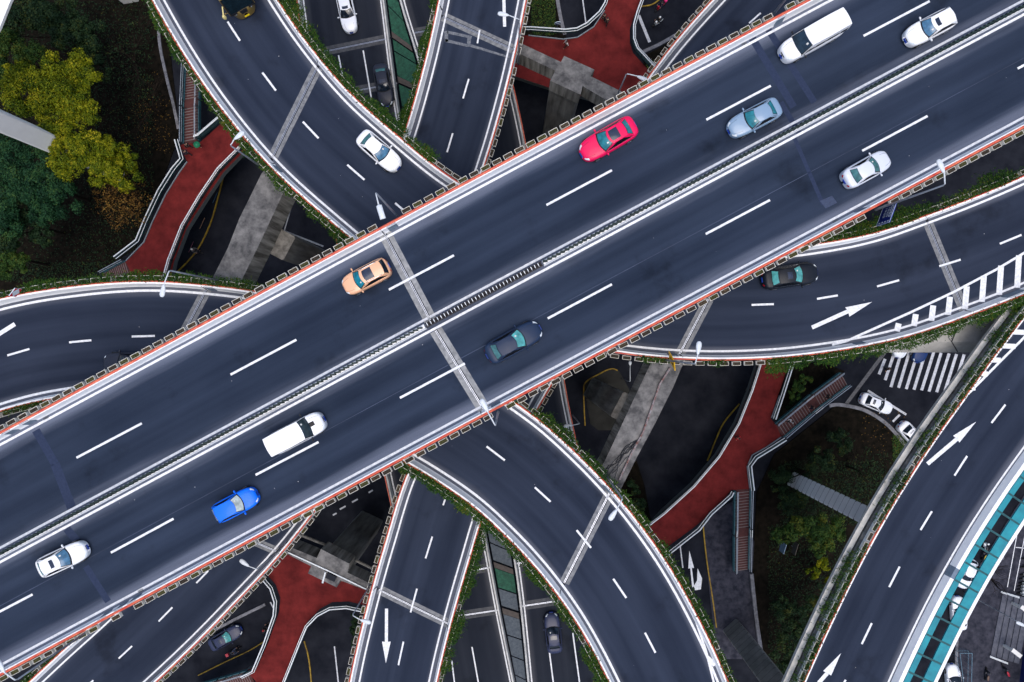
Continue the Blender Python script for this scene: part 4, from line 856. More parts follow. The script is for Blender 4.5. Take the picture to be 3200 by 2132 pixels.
# ---------------------------------------------------------------- plaza entrance at the right edge
st = MB()
for i in range(5): 
    x = 3133 + i * 16; P = [W(x, 1848 + i * 4, .12), W(x + 16, 1852 + i * 4, .12), W(x - 23, 2052 + i * 4, .12), W(x - 39, 2048 + i * 4, .12)]
    st.prism([(p.x, p.y) for p in P], .1, .24 + .13 * (4 - abs(i - 4)) * .9)
o = st.build('entrance_steps', mat('step_stone', (.05, .055, .075), .85, scale=1.5, col2=(.10, .105, .13))); tag(o, 'long grey entrance steps of the plaza at the right edge', 'steps')
for a, b, lb in (((3128, 1848), (3186, 1866), 'upper'), ((3094, 2050), (3150, 2072), 'lower')):
    mb = MB()
    for k in range(3): mb.tube([W(a[0], a[1] + k * 2, .9 - k * .2), W(b[0], b[1] + k * 2, 1.0 - k * .2)], .035, 6)
    o = mb.build('handrail', M_RAILW); tag(o, 'pale steel handrail at the %s end of the plaza steps' % lb, 'handrail')
bl = empty('building'); tag(bl, 'dark blue building corner in the lower right corner', 'building')
mb = MB(); P = [W(x, y, 0) for x, y in ((3196, 2030), (3300, 2010), (3300, 2220), (3172, 2220))]; mb.prism([(p.x, p.y) for p in P], 0, 6); mb.build('wall', mat('blue_wall', (.006, .012, .09), .5), bl)
mb = MB(); P = [W(x, y, 0) for x, y in ((3199, 2033), (3298, 2013), (3298, 2217), (3175, 2217))]; mb.prism([(p.x, p.y) for p in P], 6.0, 6.15); mb.build('roof', mat('blue_roof', (.008, .015, .11), .5), bl)
for a, b, lb in (((3190, 1895), (3215, 1915), 'pale canopy slab at the right edge beside the lamp head'), ((3162, 2030), (3190, 2052), 'pale entrance slab left of the dark blue building')):
    mb = MB(); A, B = W(*a, 2.5), W(*b, 2.5); c = (A + B) / 2; mb.box(c, ((B - A).length, .5, .2), math.atan2((B - A).y, (B - A).x)); mb.box((c.x, c.y, 1.2), (.3, .3, 2.4)); o = mb.build('canopy', M_PALE); tag(o, lb, 'canopy')
mb = MB(); P = [W(x, y, 1.6) for x, y in ((3000, 2042), (3038, 2042), (3036, 2140), (3012, 2140))]
for a, b in ((P[0], P[1]), (P[1], P[2]), (P[0], P[3])):
    mb.tube([a, b], .04, 6); mb.tube([a - Vector((0, 0, .7)), b - Vector((0, 0, .7))], .03, 6)
    for k in range(6): q = a.lerp(b, k / 5); mb.tube([q, q - Vector((0, 0, 1.5))], .03, 5)
o = mb.build('metal_fence', mat('fence_blue', (.10, .18, .24), .5)); tag(o, 'pale blue metal fence enclosure in the plaza at the bottom right', 'fence')

# ---------------------------------------------------------------- vehicles
M_TYRE = mat('tyre', (.012, .012, .013), .85, var=0); M_RIM = mat('rim', (.55, .57, .60), .3, .8, var=0); M_BLK = mat('black_glass', (.004, .005, .008), .25, var=0, spec=.15)
M_TRIM = mat('black_trim', (.010, .011, .014), .5, var=0); M_CHROME = mat('chrome', (.75, .77, .8), .2, .9, var=0); M_HEAD = mat('headlight_glass', (.62, .68, .72), .12, var=0); M_TAIL = mat('tail_red', (.55, .01, .025), .25, var=0)
M_PLATE = mat('plate_blue', (.01, .05, .36), .5, var=0); M_PLATEY = mat('plate_yellow', (.75, .55, .01), .5, var=0)
def paint(n, c, rough=.32, coat=.6): return mat('car_paint_' + n, c, rough, var=0, coat=coat, spec=.4 if coat > .3 else .2)
def glass(n, c): return mat('car_glass_' + n, c, .12, var=.25, scale=2.5, spec=.5)
KIND = {  # windshield base, roof front, roof rear, rear glass base (fractions of length), roof height, hood h, belt h, tail h, roof half width, belt half width, bow
    'sedan': (.215, .04, -.255, -.375, 1.45, .72, .95, 1.02, .60, .89, .16), 'coupe': (.21, .035, -.28, -.39, 1.42, .72, .95, 1.02, .60, .89, .17),
    'suv': (.25, .085, -.385, -.462, 1.62, .88, 1.06, 1.05, .66, .90, .17), 'hatch': (.23, .06, -.395, -.468, 1.50, .75, .98, 1.0, .65, .90, .17),
    'wagon': (.24, .055, -.33, -.43, 1.50, .74, .96, 1.03, .63, .90, .17), 'minivan': (.285, .165, -.485, -.493, 1.85, .95, 1.10, 1.1, .84, .95, .10), 'van': (.315, .185, -.485, -.495, 2.25, 1.0, 1.2, 1.2, .80, .96, .10),
    'coach': (.492, .46, -.495, -.498, 3.3, 1.15, 1.3, 1.3, .93, .98, .02)}
def vehicle(name, label, cat, front, rear, z, kind, pm, gm, w=1.82, L=None, hgt=.6, sunroof=None, chrome=False, rails=False, plate=M_PLATE, dark_rear=None, xtra=None, lite=False, sc=1.0):
    A = W(*rear, z + hgt); B = W(*front, z + hgt); c = (A + B) / 2; d = B - A; L = L or d.length; rz = math.atan2(d.y, d.x)
    root = empty(name, (c.x, c.y, z + .012), rz); tag(root, label, cat)
    xb1, xr1, xr0, xb0, H, hh, hb, ht, wr, wb, bow = KIND[kind]; xb1 *= L; xr1 *= L; xr0 *= L; xb0 *= L; hw = w / 2; boxy = kind in ('van', 'minivan', 'coach')
    def ztop(t):
        x = t * L / 2
        pts = [(-L / 2, ht * .62), (-L * .485, ht * .86), (-L * .45, ht * .97), (xb0, ht), (0, hb), (xb1, hb), (xb1 + (L / 2 - xb1) * .55, hb * .55 + hh * .45), (L * .465, hh), (L * .49, hh * .86), (L / 2, hh * .66)]
        for (x0, z0), (x1, z1) in zip(pts, pts[1:]):
            if x <= x1: k = (x - x0) / (x1 - x0); return z0 + (z1 - z0) * k
        return pts[-1][1]
    def wid(t):
        p, q = ((8, 3.4) if boxy else (5.6, 2.9)) if t > 0 else ((10, 4.2) if boxy else (7.5, 3.3))
        return hw * max(1 - abs(t) ** p, 0) ** (1 / q) * (1 - .05 * max(t, 0) ** 2)
    zs = .17
    def sec(t, q):
        ww = wid(t); zt = ztop(t); s_ = 1 if q >= 0 else -1; a = abs(q)
        K_ = [(0, 0, zt + .03), (.35, .45 * ww, zt + .022), (.55, .78 * ww, zt), (.66, .91 * ww, zt - .045), (.76, .985 * ww, zt - .16 * zt), (.88, ww, .5), (1, .96 * ww, zs)]
        for (a0, y0, z0), (a1, y1, z1) in zip(K_, K_[1:]):
            if a <= a1 + 1e-6: k = (a - a0) / (a1 - a0); return Vector((t * L / 2, s_ * (y0 + (y1 - y0) * k), z0 + (z1 - z0) * k))
    TS = [-1 + 1e-4, -.995, -.985, -.97, -.94, -.9, -.82, -.7, -.5, -.25, 0, .25, .45, .6, .72, .82, .9, .94, .97, .985, .995, 1 - 1e-4]
    QS = [-1, -.88, -.76, -.66, -.55, -.35, -.15, 0, .15, .35, .55, .66, .76, .88, 1]
    def patchg(us, vs_, fn, off, nm, m, parent):
        mb = MB(); g = [[fn(u, v) for v in vs_] for u in us]; nv = len(vs_); out = []
        for i in range(len(us)):
            for j in range(nv):
                a = g[min(i + 1, len(us) - 1)][j] - g[max(i - 1, 0)][j]; b_ = g[i][min(j + 1, nv - 1)] - g[i][max(j - 1, 0)]; n = a.cross(b_)
                n = n.normalized() if n.length > 1e-9 else Vector((0, 0, 1))
                ref = g[i][j] - Vector((0, 0, .7)); ref.x *= .25
                if n.dot(ref) < 0: n = -n
                out.append(g[i][j] + n * off)
        fs = [(i * nv + j, (i + 1) * nv + j, (i + 1) * nv + j + 1, i * nv + j + 1) for i in range(len(us) - 1) for j in range(nv - 1)]
        f0 = fs[0]; n = (out[f0[1]] - out[f0[0]]).cross(out[f0[2]] - out[f0[0]]); ref = out[f0[0]] - Vector((0, 0, .7)); ref.x *= .25
        if n.dot(ref) < 0: fs = [f[::-1] for f in fs]
        mb.add(out, fs); return mb.build(nm, m, parent, True)
    body = patchg(TS, QS, sec, 0, 'body', pm, root)
    mb = MB(); mb.box((0, 0, .3), (L * .78, w * .84, .16)); mb.build('underbody', M_TRIM, root)
    # cabin surfaces
    wbm, wrm = hw * wb, hw * wr; zb = hb - .04
    def ws(u, v): b_ = Vector((xb1 - bow * 1.5 * u * u, u * wbm, zb)); r_ = Vector((xr1 - bow * u * u, u * wrm, H - .05 - .04 * u * u)); p = b_.lerp(r_, v); p.z += .06 * math.sin(math.pi * v); return p
    def rf(u, v): x0 = xr1 - bow * u * u; x1 = xr0 + bow * .5 * u * u; return Vector((x0 + (x1 - x0) * v, u * wrm * (1 + .04 * math.sin(math.pi * v)), H - .05 - .04 * u * u + .05 * math.sin(math.pi * v)))
    def rw(u, v): b_ = Vector((xb0 + bow * .4 * u * u, u * wbm * .95, ht - .03)); r_ = Vector((xr0 + bow * .5 * u * u, u * wrm, H - .05 - .04 * u * u)); p = r_.lerp(b_, v); p.z += .04 * math.sin(math.pi * v); return p
    def sd_(s_): 
        def f(u, v): b_ = Vector((xb1 - bow * 1.5 + (xb0 + bow * .4 - xb1 + bow * 1.5) * u, s_ * wbm * (1 - .05 * u), zb + (ht - .03 - zb) * u)); r_ = rf(s_, u); p = b_.lerp(r_, v); p.y += s_ * .03 * math.sin(math.pi * v); return p
        return f
    U = [-1, -.8, -.5, -.25, 0, .25, .5, .8, 1]; V = [0, .25, .5, .75, 1]
    cab = MB()
    for f_, uu, vv in ((ws, U, V), (rf, U, V), (rw, U, V), (sd_(1), V, V), (sd_(-1), V, V)):
        o_ = patchg(uu, vv, f_, 0, 'x', pm, None); me = o_.data; cab.add([v.co for v in me.vertices], [tuple(p.vertices) for p in me.polygons]); bpy.data.objects.remove(o_); bpy.data.meshes.remove(me)
    cab.build('roof', pm, root, True)
    def lin(a, b_, n): return [a + (b_ - a) * i / n for i in range(n + 1)]
    wsh = patchg(lin(-.97, .97, 8), lin(-.06, .97, 4), ws, .006, 'windshield', M_TRIM, root)
    patchg(lin(-.88, .88, 8), lin(.17 if not boxy else .06, .95, 4), ws, .013, 'glass', gm, wsh)
    if not lite: patchg([.42, .50, .60], [.66, .74, .82], ws, .019, 'sticker', M_PALE, wsh)
    if not boxy: patchg(lin(-.5, .2, 3), [.16, .185], ws, .02, 'wiper', M_TRIM, wsh); patchg(lin(-.86, -.2, 3), [.17, .195], ws, .02, 'wiper', M_TRIM, wsh)
    if kind not in ('van', 'coach'):
        rwo = patchg(lin(-.86, .86, 8), lin(.06, .90, 4), rw, .007, 'rear_window', M_TRIM, root); patchg(lin(-.80, .80, 8), lin(.12, .84, 4), rw, .013, 'glass', dark_rear or gm, rwo)
    if kind in ('van', 'coach', 'minivan'):
        segs = ((.03, .17), (.20, .44), (.47, .74), (.78, .96)) if kind != 'coach' else ((.02, .2), (.22, .46), (.48, .72), (.74, .97))
        for s_ in (1, -1):
            for a, b_ in segs: patchg(lin(a, b_, 3), lin(.10, .55 if kind == 'van' else .72, 3), sd_(s_), .008, 'side_window', M_BLK, root)
    else:
        for s_ in (1, -1):
            def sw(u, v, f_=sd_(s_)):
                k = min(1, u / .22, (1 - u) / .2) if u not in (0, 1) else 0; return f_(.05 + .88 * u, .10 + .80 * v * max(k, .12) ** .6)
            so_ = patchg(lin(0, 1, 10), lin(0, 1, 3), sw, .008, 'side_window', M_BLK, root)
            if chrome: patchg(lin(.03, .95, 8), [.0, .11], sd_(s_), .018, 'window_trim', M_CHROME, so_)
    if sunroof:
        a, b_, uw = sunroof; patchg(lin(-uw, uw, 4), lin(a, b_, 4), rf, .007, 'sunroof', glass('roof', (.012, .022, .05)), root)
    if rails:
        for s_ in (1, -1):
            mb = MB(); mb.tube([rf(s_ * .93, v) + Vector((0, 0, .045)) for v in lin(.05, .9, 6)], .022, 6); mb.build('roof_rail', M_CHROME, root, True)
    if not lite:
        for s_ in (1, -1):
            if kind == 'coach': patchg(lin(.93, .975, 3), lin(s_ * .66, s_ * .80, 3), sec, .012, 'headlight', M_HEAD, root)
            else: patchg(lin(.86, .972, 4), lin(s_ * (.52 if not boxy else .56), s_ * .70, 3), sec, .010, 'headlight', M_HEAD, root)
            patchg(lin(-.99, -.965, 2), lin(s_ * .60, s_ * .80, 3), sec, .012, 'tail_light', M_TAIL, root)
        patchg(lin(.986, .996, 2), lin(-.45, .45, 4), sec, .010, 'grille', M_TRIM if not chrome else M_CHROME, root)
        patchg(lin(.62, .93, 3), [-.452, -.44], sec, .004, 'hood_seam', M_TRIM, body); patchg(lin(.62, .93, 3), [.44, .452], sec, .004, 'hood_seam', M_TRIM, body)
        mb = MB(); mb.box((L / 2 + .02, 0, .44), (.03, .44, .15), tilt=Matrix.Rotation(R(-12), 3, 'Y')); mb.build('licence_plate', plate, root)
        mb = MB(); mb.box((-L / 2 - .02, 0, .62), (.03, .44, .15), tilt=Matrix.Rotation(R(12), 3, 'Y')); mb.build('licence_plate', plate, root)
    for s_ in (1, -1):
        mb = MB(); mb.ball((xb1 - .32, s_ * (hw * wb + .14 + (.1 if boxy else .06)), hb + .08), .13, (.6, 1.0, .7), 8, 5); mb.tube([(xb1 - .3, s_ * (hw * wb - .04), hb + .02), (xb1 - .32, s_ * (hw * wb + .16), hb + .06)], .035, 5); mb.build('mirror', pm if kind not in ('van', 'minivan') else M_TRIM, root, True)
        for x in (L * .30, -L * .29):
            mb = MB(); r_ = .33; yy = s_ * (hw - .10)
            mb.loft([[Vector((x + math.cos(a) * rr, yy + s_ * dy, r_ + math.sin(a) * rr)) for a in [2 * math.pi * i / 16 for i in range(16)]] for dy, rr in ((-.1, r_ * .9), (-.08, r_), (.1, r_), (.125, r_ * .88))]); wo = mb.build('wheel', M_TYRE, root, True)
            if not lite:
                mb = MB(); mb.loft([[Vector((x + math.cos(a) * rr, yy + s_ * dy, r_ + math.sin(a) * rr)) for a in [2 * math.pi * i / 12 for i in range(12)]] for dy, rr in ((.10, r_ * .66), (.132, r_ * .62), (.125, r_ * .2))]); mb.build('rim', M_RIM, wo, True)
    if xtra: xtra(root, rf, ws, sec, patchg, lin)
    root.scale = (sc, sc, sc)
    return root
WHT = paint('white', (.82, .83, .85)); PEARL = paint('pearl', (.80, .82, .86)); SILV = paint('silver', (.62, .65, .72), .3); BLUEGREY = paint('blue_grey', (.20, .30, .42), .3); REDP = paint('crimson', (.72, .004, .085), .4, .2); ORANGE = paint('copper', (.78, .42, .24), .38)
NAVY = paint('dark_navy', (.012, .026, .062), .45, .08); BLUE = paint('azure', (.002, .15, .85), .42, .15); BLACK = paint('black', (.006, .009, .016), .42, .08); GREYD = paint('charcoal', (.022, .026, .042), .42, .08); GOLD = paint('bronze_gold', (.16, .11, .03), .35)
TEAL = glass('teal', (.015, .16, .20)); TEALB = glass('bright_teal', (.0, .17, .24)); AQUA = glass('aqua', (.08, .33, .33)); BLUEG = glass('blue', (.06, .16, .27)); SKYBLACK = paint('sky_tinted_black', (.024, .032, .075), .4, .15); DKG = glass('dark', (.008, .014, .024)); PALEG = glass('pale_shade', (.45, .52, .50)); GREENG = glass('green', (.05, .15, .16)); MINT = glass('mint', (.16, .36, .36))  # slate blue car paint: bluish sky reflection mixed into a dark body colour
Z = ZM
def ac(root, rf, ws, sec, patchg, lin): 
    patchg(lin(.56, .72, 2), lin(-.10, .22, 2), sec, .012, 'hood_scoop', M_BLK, root)
vehicle('van', 'white high roof van in the upper lanes near the top right corner', 'van', (2440, 172), (2645, 58), Z, 'van', WHT, glass('van', (.012, .03, .055)), 1.92, 5.7, 1.0, sc=0.87)
vehicle('car', 'white hatchback with small sunroof and blue front plate, upper lanes at the far right', 'car', (2828, 127), (2985, 45), Z, 'hatch', WHT, BLUEG, 1.80, 4.35, sunroof=(.14, .32, .55), sc=0.89)
vehicle('car', 'crimson red coupe with dark sunroof on the widest highway', 'car', (1816, 485), (1986, 387), Z, 'coupe', REDP, TEAL, 1.86, 4.75, sunroof=(.10, .62, .72), chrome=True, sc=0.96)
vehicle('car', 'blue grey sedan in the upper lanes beside the median', 'car', (2274, 413), (2441, 326), Z, 'sedan', BLUEGREY, TEAL, 1.82, 4.55, sc=0.91)
vehicle('car', 'copper orange crossover with large sunroof and roof rails', 'car', (1069, 905), (1221, 826), Z, 'suv', ORANGE, TEALB, 1.84, 4.25, sunroof=(.12, .55, .74), rails=True, dark_rear=DKG, sc=0.88)
vehicle('car', 'silver sedan with red tail lights in the lower lanes near the right edge', 'car', (2781, 488), (2637, 569), Z, 'sedan', SILV, GREENG, 1.80, 4.25, dark_rear=GREENG, sc=0.89)
vehicle('car', 'dark navy sedan with chrome window trim in the lower lanes near the centre', 'car', (1688, 1023), (1522, 1114), Z, 'coupe', NAVY, AQUA, 1.86, 4.70, chrome=True, dark_rear=GREENG, sc=0.95)
vehicle('minivan', 'boxy white minivan with dark windshield and square hood scoop', 'minivan', (1015, 1307), (834, 1402), Z, 'minivan', WHT, glass('minivan', (.02, .035, .045)), 1.80, 4.75, .9, xtra=ac, sc=0.93)
vehicle('car', 'bright blue hatchback with pale windshield in the lowest lane', 'car', (806, 1541), (667, 1613), Z, 'hatch', BLUE, PALEG, 1.76, 3.85, sc=0.90)
vehicle('car', 'white wagon with narrow sunroof in the lower lanes at the left edge', 'car', (276, 1709), (113, 1785), Z, 'wagon', WHT, BLUEG, 1.82, 4.40, sunroof=(.28, .48, .6), dark_rear=MINT, sc=0.87)
vehicle('car', 'white sedan on the top left ramp', 'car', (1246, 526), (1124, 420), ZP, 'sedan', WHT, BLUEG, 1.84, 4.55, dark_rear=GREENG, sc=0.93)
vehicle('car', 'black sedan on the ramp emerging below the highway at right', 'car', (2553, 850), (2384, 875), ZP, 'sedan', BLACK, AQUA, 1.86, 4.75, chrome=True, sunroof=(.2, .5, .5), dark_rear=AQUA)
vehicle('car', 'dark car half hidden under the highway edge on the left ramp', 'car', (327, 1136), (490, 1134), ZP, 'sedan', GREYD, DKG, 1.84, 4.6)
vehicle('car', 'white sedan on the left lower road at the top edge', 'car', (1098, 103), (1070, -30), ZD, 'sedan', PEARL, DKG, 1.82, 4.75, sunroof=(.06, .28, .6))
vehicle('car', 'dark grey sedan on the left lower road beside the green boards', 'car', (1211, 332), (1187, 200), ZD, 'sedan', GREYD, DKG, 1.82, 4.75, chrome=True, dark_rear=GREENG, sunroof=(.1, .35, .6))
vehicle('car', 'sky tinted dark sedan on the right lower road at the bottom edge', 'car', (1722, 1916), (1735, 2040), ZD, 'sedan', SKYBLACK, DKG, 1.80, 4.5, chrome=True, sunroof=(.12, .45, .65))
vehicle('car', 'sky tinted black car with teal windshield on the street beside the bottom left slip road', 'car', (752, 1965), (658, 2019), 0, 'sedan', SKYBLACK, AQUA, 1.82, 4.5, chrome=True, sunroof=(.3, .6, .5), dark_rear=DKG)
vehicle('car', 'white sedan with black sunroof parked in the kerbside bay', 'car', (2791, 1283), (2686, 1240), 0, 'sedan', PEARL, DKG, 1.80, 4.6, sunroof=(.55, .8, .6), sc=0.95)
def police(root, rf, ws, sec, patchg, lin):
    mb = MB(); a = rf(0, .42); mb.box((a.x, -.28, a.z + .1), (.26, .42, .12)); mb.build('light_bar_blue', mat('lens_blue', (.01, .06, .35), .3, var=0), root)
    mb = MB(); mb.box((a.x, .42, a.z + .1), (.26, .5, .12)); mb.build('light_bar_red', mat('lens_red', (.42, .01, .02), .3, var=0), root)
    mb = MB(); mb.box((a.x, .06, a.z + .09), (.22, .2, .1)); mb.build('light_bar_base', M_PALE, root)
    b = rf(0, .80); txt('B3421', .30, root, M_TRIM, Vector((b.x, 0, b.z + .03)), Matrix.Rotation(R(-90), 4, 'Z'))
vehicle('police_car', 'white marked car with red and blue light bar half under the right edge ramp', 'police car', (2898, 1412), (2808, 1318), 0, 'sedan', PEARL, DKG, 1.80, 4.7, xtra=police)
vehicle('car', 'white car waiting at the zebra crossing, left of the dark blue one', 'car', (2806, 1116), (2836, 1015), 0, 'sedan', PEARL, DKG, 1.80, 4.5)
vehicle('car', 'dark blue car waiting at the zebra crossing', 'car', (2866, 1131), (2898, 1030), 0, 'sedan', paint('deep_blue', (.004, .028, .12), .42, .1), BLUEG, 1.80, 4.5)
vehicle('car', 'white car parked under the teal frame with its tail sticking out', 'car', (2992, 1865), (2998, 1968), 0, 'sedan', PEARL, DKG, 1.80, 4.3)
vehicle('car', 'white car parked at the bottom right corner', 'car', (2975, 2077), (2985, 2185), 0, 'sedan', PEARL, DKG, 1.80, 4.5)
vehicle('car', 'white car with black side panels glimpsed under the teal frame', 'car', (3004, 1838), (3033, 1745), 0, 'hatch', PEARL, DKG, 1.76, 4.0)
def bustrim(root, rf, ws, sec, patchg, lin):
    mb = MB(); mb.tube([(4.9, -1.15, 2.9), (5.35, -1.45, 2.6)], .05, 6); mb.ball((5.4, -1.5, 2.35), .2, (.7, .8, 1.6), 8, 5); mb.build('mirror_arm', mat('mirror_yellow', (.75, .62, .25), .5, var=0), root)
vehicle('coach', 'bronze gold coach with yellow plate cut off by the top edge', 'coach', (757, 22), (600, -255), ZP, 'coach', GOLD, glass('coach', (.006, .016, .022)), 2.4, 10.0, .6, plate=M_PLATEY, xtra=bustrim)

# ---------------------------------------------------------------- people and scooters
SKIN = mat('skin', (.35, .20, .14), .6, var=0); HAIR = mat('hair_black', (.008, .007, .007), .5, var=0)
def skin_obj(name, nodes, edges_, m, parent):
    me = bpy.data.meshes.new(name); me.from_pydata([n[:3] for n in nodes], edges_, []); me.materials.append(m)
    o = bpy.data.objects.new(name, me); COL.objects.link(o); o.parent = parent
    md = o.modifiers.new('skin', 'SKIN'); md.use_smooth_shade = True
    for i, n in enumerate(nodes): r_ = n[3]; me.skin_vertices[0].data[i].radius = r_ if isinstance(r_, tuple) else (r_, r_)
    me.skin_vertices[0].data[0].use_root = True
    sb = o.modifiers.new('sub', 'SUBSURF'); sb.levels = 1; sb.render_levels = 1
    return o
def person(label, pos, z, face, top, legs_c, stride=.28, sit=False, helmet=None, bag=None):
    """x forward, y left; one skinned body with hands, clothes as children"""
    p = W(*pos, z); root_rz = math.atan2(face[1], face[0]); hp = .92 if not sit else .80
    lg = [( .30, .12, .46), (.28, .13, .10), (.40, .13, .05)] if sit else [(stride * .55, .10, .50), (stride, .10, .08), (stride + .13, .10, .04)]
    rg = [( .30, -.12, .46), (.28, -.13, .10), (.40, -.13, .05)] if sit else [(-stride * .2, -.10, .50), (-stride, -.10, .12), (-stride + .12, -.10, .05)]
    N = [(0, 0, hp, (.13, .15)), (.02, 0, hp + .25, (.11, .14)), (.02, 0, hp + .48, (.12, .17)), (.03, 0, hp + .60, .06), (.05, 0, hp + .72, (.09, .085)), (.06, 0, hp + .82, (.085, .075))]
    E = [(0, 1), (1, 2), (2, 3), (3, 4), (4, 5)]
    def chain(st, pts):
        k = st
        for q in pts: N.append(q); E.append((k, len(N) - 1)); k = len(N) - 1
        return k
    for g_, s_ in ((lg, 1), (rg, -1)): chain(0, [(0, s_ * .11, hp - .06, .095), (*g_[0], .062), (*g_[1], .042), (*g_[2], .038)])
    for s_ in (1, -1):
        fw = (.38 if sit else (.22 if s_ < 0 else -.12)); el = (.14 if sit else fw * .3)
        k = chain(2, [(.02, s_ * .20, hp + .47, .055), (el, s_ * .27, hp + .22, .042), (fw, s_ * .26, hp + (.10 if sit else .0), .030), (fw + .06, s_ * .26, hp - .06 + (.15 if sit else 0), (.035, .018))])
        w_ = N[k]
        for i in range(4): chain(k, [(w_[0] + .03, w_[1] + (i - 1.5) * .018, w_[2] - .04, .009), (w_[0] + .05 + .004 * (i % 2), w_[1] + (i - 1.5) * .02, w_[2] - .085, .007)])
        chain(k, [(w_[0] + .03, w_[1] - s_ * .045, w_[2] - .02, .009), (w_[0] + .05, w_[1] - s_ * .055, w_[2] - .05, .008)])
    b = skin_obj('person', N, E, SKIN, None); b.location = p; b.rotation_euler = (0, 0, root_rz); tag(b, label, 'person')
    T = [(0, 0, hp - .05, (.15, .17)), (.02, 0, hp + .25, (.13, .16)), (.02, 0, hp + .47, (.14, .19)), (.03, 0, hp + .57, .075)]; TE = [(0, 1), (1, 2), (2, 3)]
    for s_ in (1, -1):
        fw = (.38 if sit else (.22 if s_ < 0 else -.12)); el = (.14 if sit else fw * .3); n = len(T)
        T += [(.02, s_ * .21, hp + .47, .075), (el, s_ * .275, hp + .22, .06), (fw * .95, s_ * .262, hp + (.12 if sit else .03), .045)]; TE += [(2, n), (n, n + 1), (n + 1, n + 2)]
    skin_obj('jacket', T, TE, mat('cloth_%s' % top[0], top[1], .9, var=.2, scale=8), b)
    T = [(0, 0, hp, (.145, .165))]; TE = []
    for g_, s_ in ((lg, 1), (rg, -1)): n = len(T); T += [(0, s_ * .11, hp - .07, .105), (*g_[0], .075), (g_[1][0], g_[1][1], g_[1][2] + .03, .055)]; TE += [(0, n), (n, n + 1), (n + 1, n + 2)]
    skin_obj('trousers', T, TE, mat('cloth_%s' % legs_c[0], legs_c[1], .9, var=.2, scale=8), b)
    mb = MB(); mb.ball((.035, 0, hp + .80), .118 if not helmet else .15, (1, .9, 1.0), 10, 7); mb.build('hair' if not helmet else 'helmet', helmet or HAIR, b, True)
    mb = MB(); mb.ball((.155, 0, hp + .765), .018, n=6, m=4)
    for s_ in (1, -1): mb.ball((.05, s_ * .105, hp + .77), .02, (.7, .5, 1.3), 6, 4)
    mb.build('nose_and_ears', SKIN, b)
    return b
DK = ('black', (.010, .010, .012)); NV = ('navy', (.010, .016, .04)); WH = ('white', (.72, .72, .72)); RD = ('red', (.50, .01, .02)); BR = ('brown', (.04, .025, .02)); GY = ('grey', (.10, .10, .11))
person('person in dark coat leading a pair on the top footbridge', (1884, 66), ZB, (-.3, .9), DK, DK, .2)
person('person in black with a trailing bag on the top footbridge', (1893, 78), ZB, (.2, .9), DK, DK, .3)
person('person with white jacket and dark trousers on the top footbridge', (1769, 148), ZB, (-.8, -.3), WH, BR, .3)
person('person in black beside the rail at the head of the left footbridge stairs', (598, 462), ZB, (-.6, .5), DK, DK, .3)
person('person in dark jacket walking behind another on the left footbridge', (594, 484), ZB, (-.6, .5), NV, DK, .35)
um = person('person in dark clothes under a green umbrella at the left footbridge', (626, 458), ZB, (.2, -1), DK, DK, .1)
ub = empty('umbrella', W(624, 458, ZB + 1.1)); tag(ub, 'green umbrella held at the head of the left footbridge stairs', 'umbrella')
mb = MB(); n = 8; rings = [[Vector((math.cos(2 * math.pi * i / n) * r_, math.sin(2 * math.pi * i / n) * r_, h)) for i in range(n)] for r_, h in ((.42, .78), (.32, .89), (.16, .98), (.02, 1.02))]; mb.loft(rings, caps=False); mb.build('canopy', mat('umbrella_green', (.0, .13, .055), .6), ub)
mb = MB(); mb.tube([(0, 0, 0), (0, 0, 1.08)], .012, 6); mb.build('shaft', M_GALV, ub)
person('person in dark clothes high on the right hand street stairs', (2579, 1237), 2.9, (-.8, -.6), DK, DK, .25)
person('person in dark clothes on the landing of the right hand street stairs', (2530, 1272), 3.6, (-.8, -.6), DK, NV, .25)
person('person in white top at the foot of the right hand street stairs', (2461, 1313), 5.0, (-.8, -.5), WH, DK, .25)
person('person in red jacket standing by the rail of the right footbridge', (2296, 1364), ZB, (.5, -.9), RD, DK, .12)
person('person in dark clothes crossing beside the leftmost zebra stripe', (2762, 1152), 0, (.3, -1), DK, DK, .3)
def scooter(label, pos, z, head, m, seat=M_TRIM, top_box=None, group=None):
    r_ = empty('scooter', W(*pos, z), math.atan2(head[1], head[0])); tag(r_, label, 'scooter', group)
    mb = MB(); mb.ball((-.42, 0, .55), .34, (1.15, .5, .6), 10, 6); mb.box((.12, 0, .34), (.6, .3, .10)); mb.loft([[Vector((.36 + x, y * k, z_)) for x, y in ((-.03, -.2), (.05, -.15), (.05, .15), (-.03, .2))] for z_, k, x in ((.3, .9, 0), (.62, 1.0, 0), (.95, .7, -.05))]); mb.ball((.34, 0, 1.0), .13, (1, 1.2, .8), 8, 5); mb.build('body', m, r_, True)
    mb = MB(); mb.ball((-.35, 0, .78), .3, (1.3, .5, .25), 10, 5); mb.build('seat', seat, r_, True)
    for x in (.62, -.62):
        mb = MB(); mb.loft([[Vector((x + math.cos(a) * q, y, .23 + math.sin(a) * q)) for a in [2 * math.pi * i / 12 for i in range(12)]] for y, q in ((-.055, .18), (-.04, .23), (.04, .23), (.055, .18))]); mb.build('wheel', M_TYRE, r_, True)
    mb = MB(); mb.tube([(.3, -.36, 1.02), (.36, 0, 1.04), (.3, .36, 1.02)], .022, 6); mb.tube([(.36, 0, 1.0), (.62, 0, .3)], .03, 6); mb.build('handlebar', M_TRIM, r_)
    if top_box: mb = MB(); mb.box((-.82, 0, .95), (.34, .38, .3)); mb.build('top_box', top_box, r_)
    return r_
SW = mat('scooter_white', (.75, .78, .78), .3, var=0); SRD = mat('scooter_red', (.38, .01, .03), .35, var=0); SDK = mat('scooter_dark', (.02, .022, .03), .35, var=0)
